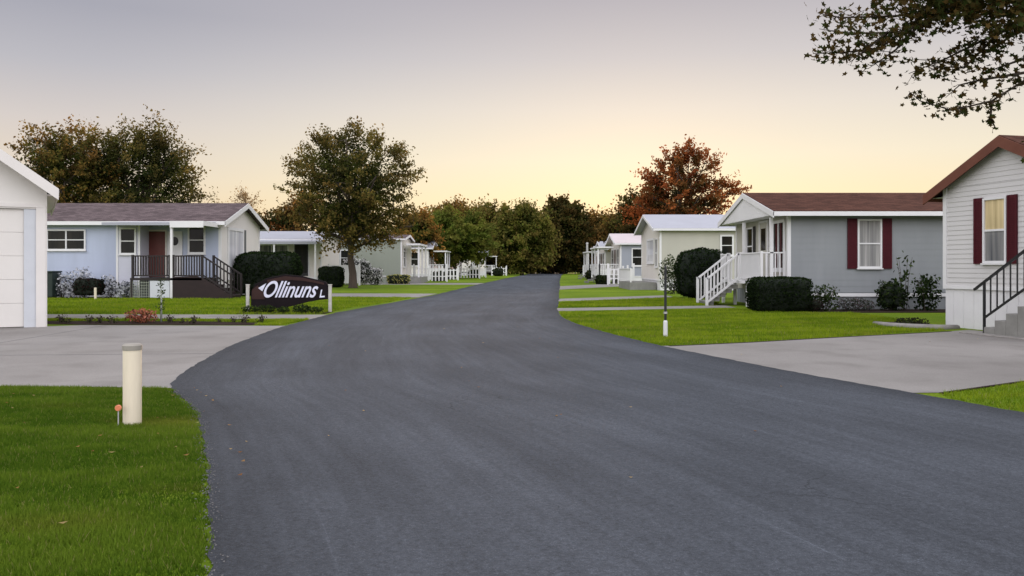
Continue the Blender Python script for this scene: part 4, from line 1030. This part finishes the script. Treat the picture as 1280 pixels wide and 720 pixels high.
# ------------------------------------------------------------------ tree hanging in from the right, star-shaped leaves
def at(px, py, Y): return np.array([(px - 640) / 1000 * Y, Y, CAMH + (333 - py) / 1000 * Y])
ov = thing('tree', 'maple like tree at the right edge, its star leaved branches hanging over the sky', 'tree', (8.9, 9.4, 0))
B = np.array([8.9, 9.4, 0])
tm_ = MB(); tm_.tube([(0, 0, -.05), (0, 0, .2), (.05, 0, 1.8), (-.05, .05, 3.6), (0, 0, 6.2)], [.3, .22, .19, .16, .07], 10); tm_.build('trunk', 'bark', ov, smooth=True)
lm = MB(); pts = []
def spray(poly, spread, dens, twigs=True, r0=.02):
    P = [np.array(p) for p in poly]
    lm.tube([tuple(p - B) for p in P], [r0 * (1 - .85 * i / (len(P) - 1)) for i in range(len(P))], 5)
    for i in range(len(P) - 1):
        seg = P[i + 1] - P[i]; L_ = np.linalg.norm(seg); n_ = max(1, int(L_ * dens * 1.6))
        for _ in range(n_):
            b = P[i] + seg * random.random()
            off = np.array([random.gauss(0, spread), random.gauss(0, spread * 1.8), random.gauss(-.2 * spread, spread * .75)])
            pts.append(b + off)
            if twigs and random.random() < .22:
                lm.tube([tuple(b - B), tuple(b + off * .5 - B + np.array([0, 0, .01])), tuple(b + off - B)], [.005, .004, .002], 3)
hub = B + np.array([-.1, 0, 4.6]); hub2 = B + np.array([0, .1, 3.5])
spray([hub, at(1330, -60, 9.3), at(1210, 5, 9.2), at(1120, 20, 9.1), at(1050, 22, 9.0), at(1022, 16, 9)], .085, 66, r0=.03)
spray([at(1210, 5, 9.2), at(1130, 40, 9.0), at(1060, 42, 8.8), at(1024, 36, 8.7)], .085, 70)
spray([at(1160, 15, 9.4), at(1100, 60, 9.3), at(1050, 66, 9.3), at(1016, 67, 9.2)], .075, 66)
spray([at(1150, 30, 9.2), at(1120, 62, 9.2), at(1085, 86, 9.1)], .09, 62)
spray([at(1110, 40, 9.0), at(1062, 78, 9.0)], .08, 55)
spray([hub, at(1340, 10, 9.6), at(1250, 40, 9.5), at(1185, 72, 9.4), at(1136, 92, 9.3)], .10, 70, r0=.028)
spray([at(1250, 40, 9.5), at(1205, 85, 9.5), at(1160, 82, 9.4)], .10, 60)
spray([at(1270, 40, 9.5), at(1240, 62, 9.6), at(1205, 62, 9.6)], .12, 75)
spray([hub2, at(1350, 50, 9.9), at(1285, 98, 9.9), at(1240, 126, 9.8), at(1190, 138, 9.7), at(1150, 126, 9.7), at(1136, 114, 9.6)], .065, 52, r0=.022)
spray([at(1285, 90, 9.9), at(1225, 100, 9.8), at(1200, 106, 9.8), at(1182, 122, 9.7)], .075, 34)
spray([at(1290, 70, 9.9), at(1255, 82, 9.8), at(1228, 92, 9.8)], .07, 38)
spray([at(1240, 126, 9.8), at(1238, 148, 9.8), at(1229, 153, 9.8)], .02, 30); spray([at(1238, 148, 9.8), at(1245, 161, 9.8)], .03, 40)
spray([at(1310, 120, 9.9), at(1282, 195, 9.8), at(1276, 201, 9.8)], .03, 30)
for _ in range(8000):
    px = random.uniform(1090, 1330); py = random.uniform(-120, 10) + (px - 1090) * .14
    if px < 1150 and random.random() < .5: continue
    py += random.gauss(0, 12)
    pts.append(at(px, py, random.uniform(8.6, 10.2)))
rest = ball(3600, rng, 2.6) * np.array([2.5, 2.6, 2.5]) + B + np.array([.55, 0, 5.9])
rest = rest[rest[:, 0] / rest[:, 1] > .66]
pts = np.vstack([np.array(pts), rest])
for _ in range(26):
    e = rest[random.randrange(len(rest))]; s_ = np.array([0, 0, random.uniform(3, 6)])
    lm.tube([tuple(s_), tuple((s_ + e - B) / 2 + np.array([0, 0, .2])), tuple(e - B)], [.05, .03, .008], 5)
lm.build('limbs', 'bark', ov, smooth=True)
C = pts - B; n = len(C)
nv = rng.normal(size=(n, 3)) * np.array([.55, .55, .55]) + np.array([0, -.55, .45]); nv /= np.linalg.norm(nv, axis=1, keepdims=True)
u = rng.normal(size=(n, 3)); u -= (u * nv).sum(1, keepdims=True) * nv; u /= np.linalg.norm(u, axis=1, keepdims=True); w = np.cross(nv, u)
rad = rng.uniform(.029, .047, n)
V = np.zeros((n, 10, 3))
for j in range(10):
    a = 2 * math.pi * j / 10; r = 1.0 if j % 2 == 0 else .54
    if j == 0: r = 1.15
    V[:, j] = C + (u * math.cos(a) + w * math.sin(a)) * (rad * r)[:, None] + nv * (rad * (.15 if j % 2 == 0 else 0))[:, None]
pc = np.array([(.044, .040, .011), (.066, .046, .013), (.034, .046, .011), (.080, .050, .014)])
c = pc[rng.integers(0, 4, n)] * rng.uniform(.6, 1.3, (n, 1))
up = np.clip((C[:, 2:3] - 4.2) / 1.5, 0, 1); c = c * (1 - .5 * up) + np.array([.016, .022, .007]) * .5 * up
np_mesh('crown', V.reshape(-1, 3), np.arange(n * 10).reshape(n, 10), 'leaf', c, ov)

# ------------------------------------------------------------------ sky and sun
SUN_EL, SUN_AZ = R(4.2), R(9.0)        # low, straight up the street
w = bpy.data.worlds.new('World'); scn.world = w; w.use_nodes = True
N, L = w.node_tree.nodes, w.node_tree.links
bg = N['Background']
sky = N.new('ShaderNodeTexSky'); sky.sky_type = 'NISHITA'; sky.sun_disc = False
sky.sun_elevation = SUN_EL; sky.sun_rotation = SUN_AZ
sky.dust_density = 2.0; sky.altitude = 100
tc = N.new('ShaderNodeTexCoord'); nrm = N.new('ShaderNodeVectorMath'); nrm.operation = 'NORMALIZE'; L.new(tc.outputs['Generated'], nrm.inputs[0])
sp_ = N.new('ShaderNodeSeparateXYZ'); L.new(nrm.outputs[0], sp_.inputs[0])
def ramp(stops):
    mr = N.new('ShaderNodeMapRange'); mr.inputs['From Min'].default_value = 0.0; mr.inputs['From Max'].default_value = 1.0; L.new(sp_.outputs[2], mr.inputs['Value'])
    r = N.new('ShaderNodeValToRGB'); r.color_ramp.interpolation = 'B_SPLINE' if False else 'LINEAR'
    el = r.color_ramp.elements
    while len(el) > 1: el.remove(el[-1])
    el[0].position = stops[0][0]; el[0].color = tuple(stops[0][1]) + (1,)
    for p, c in stops[1:]:
        e = el.new(p); e.color = tuple(c) + (1,)
    L.new(mr.outputs[0], r.inputs[0]); return r.outputs[0]
fwd = ramp([(0, (.98, .69, .35)), (.04, (.97, .77, .46)), (.08, (.945, .805, .53)), (.13, (.885, .80, .63)), (.19, (.765, .71, .645)), (.25, (.60, .575, .59)), (.32, (.46, .44, .485)), (.42, (.44, .43, .48)), (.60, (.95, .96, 1.06)), (1.0, (1.7, 1.7, 1.84))])
side = ramp([(0, (.92, .58, .33)), (.05, (.86, .66, .44)), (.10, (.80, .685, .55)), (.16, (.67, .61, .58)), (.22, (.50, .49, .53)), (.28, (.385, .385, .445)), (.42, (.44, .43, .48)), (.60, (.95, .96, 1.06)), (1.0, (1.7, 1.7, 1.84))])
back = ramp([(0, (.95, .88, .88)), (.12, (1.5, 1.44, 1.47)), (.30, (2.7, 2.66, 2.76)), (.6, (2.5, 2.52, 2.7)), (1.0, (1.7, 1.7, 1.84))])  # unseen sky behind the view, brightened beyond dusk to light the facades
def dotmap(vec, lo, hi):
    d = N.new('ShaderNodeVectorMath'); d.operation = 'DOT_PRODUCT'; d.inputs[1].default_value = vec; L.new(nrm.outputs[0], d.inputs[0])
    m = N.new('ShaderNodeMapRange'); m.interpolation_type = 'SMOOTHSTEP'; m.inputs['From Min'].default_value = lo; m.inputs['From Max'].default_value = hi
    L.new(d.outputs['Value'], m.inputs['Value']); return m.outputs[0]
def mixc(f, a, b):
    m = N.new('ShaderNodeMix'); m.data_type = 'RGBA'; L.new(f, m.inputs['Factor']); L.new(a, m.inputs['A']); L.new(b, m.inputs['B']); return m.outputs['Result']
s1 = mixc(dotmap((.22, .975, 0), .72, .985), side, fwd)
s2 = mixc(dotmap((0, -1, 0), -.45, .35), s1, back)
ns = N.new('ShaderNodeVectorMath'); ns.operation = 'SCALE'; ns.inputs['Scale'].default_value = .006; L.new(sky.outputs[0], ns.inputs[0])
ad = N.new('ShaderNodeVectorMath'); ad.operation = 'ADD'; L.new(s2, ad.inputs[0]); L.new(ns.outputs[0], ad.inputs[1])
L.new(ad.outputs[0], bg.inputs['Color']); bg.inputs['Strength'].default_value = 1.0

sd = bpy.data.lights.new('sun', 'SUN'); sd.energy = 3.0; sd.angle = R(5); sd.color = (1.0, .64, .34)
so = bpy.data.objects.new('sun', sd); COL.objects.link(so)
dirv = -Vector((math.sin(SUN_AZ) * math.cos(SUN_EL), math.cos(SUN_AZ) * math.cos(SUN_EL), math.sin(SUN_EL)))
so.rotation_euler = dirv.to_track_quat('-Z', 'Y').to_euler(); so.location = (0, 60, 30)

# ------------------------------------------------------------------ camera and render
cam = bpy.data.cameras.new('camera'); co = bpy.data.objects.new('camera', cam); COL.objects.link(co)
co.location = (0, 0, CAMH); co.rotation_euler = (R(90), 0, 0)
cam.sensor_width = 36.0; cam.lens = 36.0 * 1000 / 1280; cam.shift_y = -27 / 1280
cam.clip_start = .05; cam.clip_end = 4000
scn.camera = co
scn.view_settings.view_transform = 'Standard'; scn.view_settings.look = 'None'; scn.view_settings.exposure = 0; scn.view_settings.gamma = 1
scn.render.engine = 'CYCLES'; scn.cycles.use_denoising = True
scn.cycles.max_bounces = 6; scn.cycles.transparent_max_bounces = 6
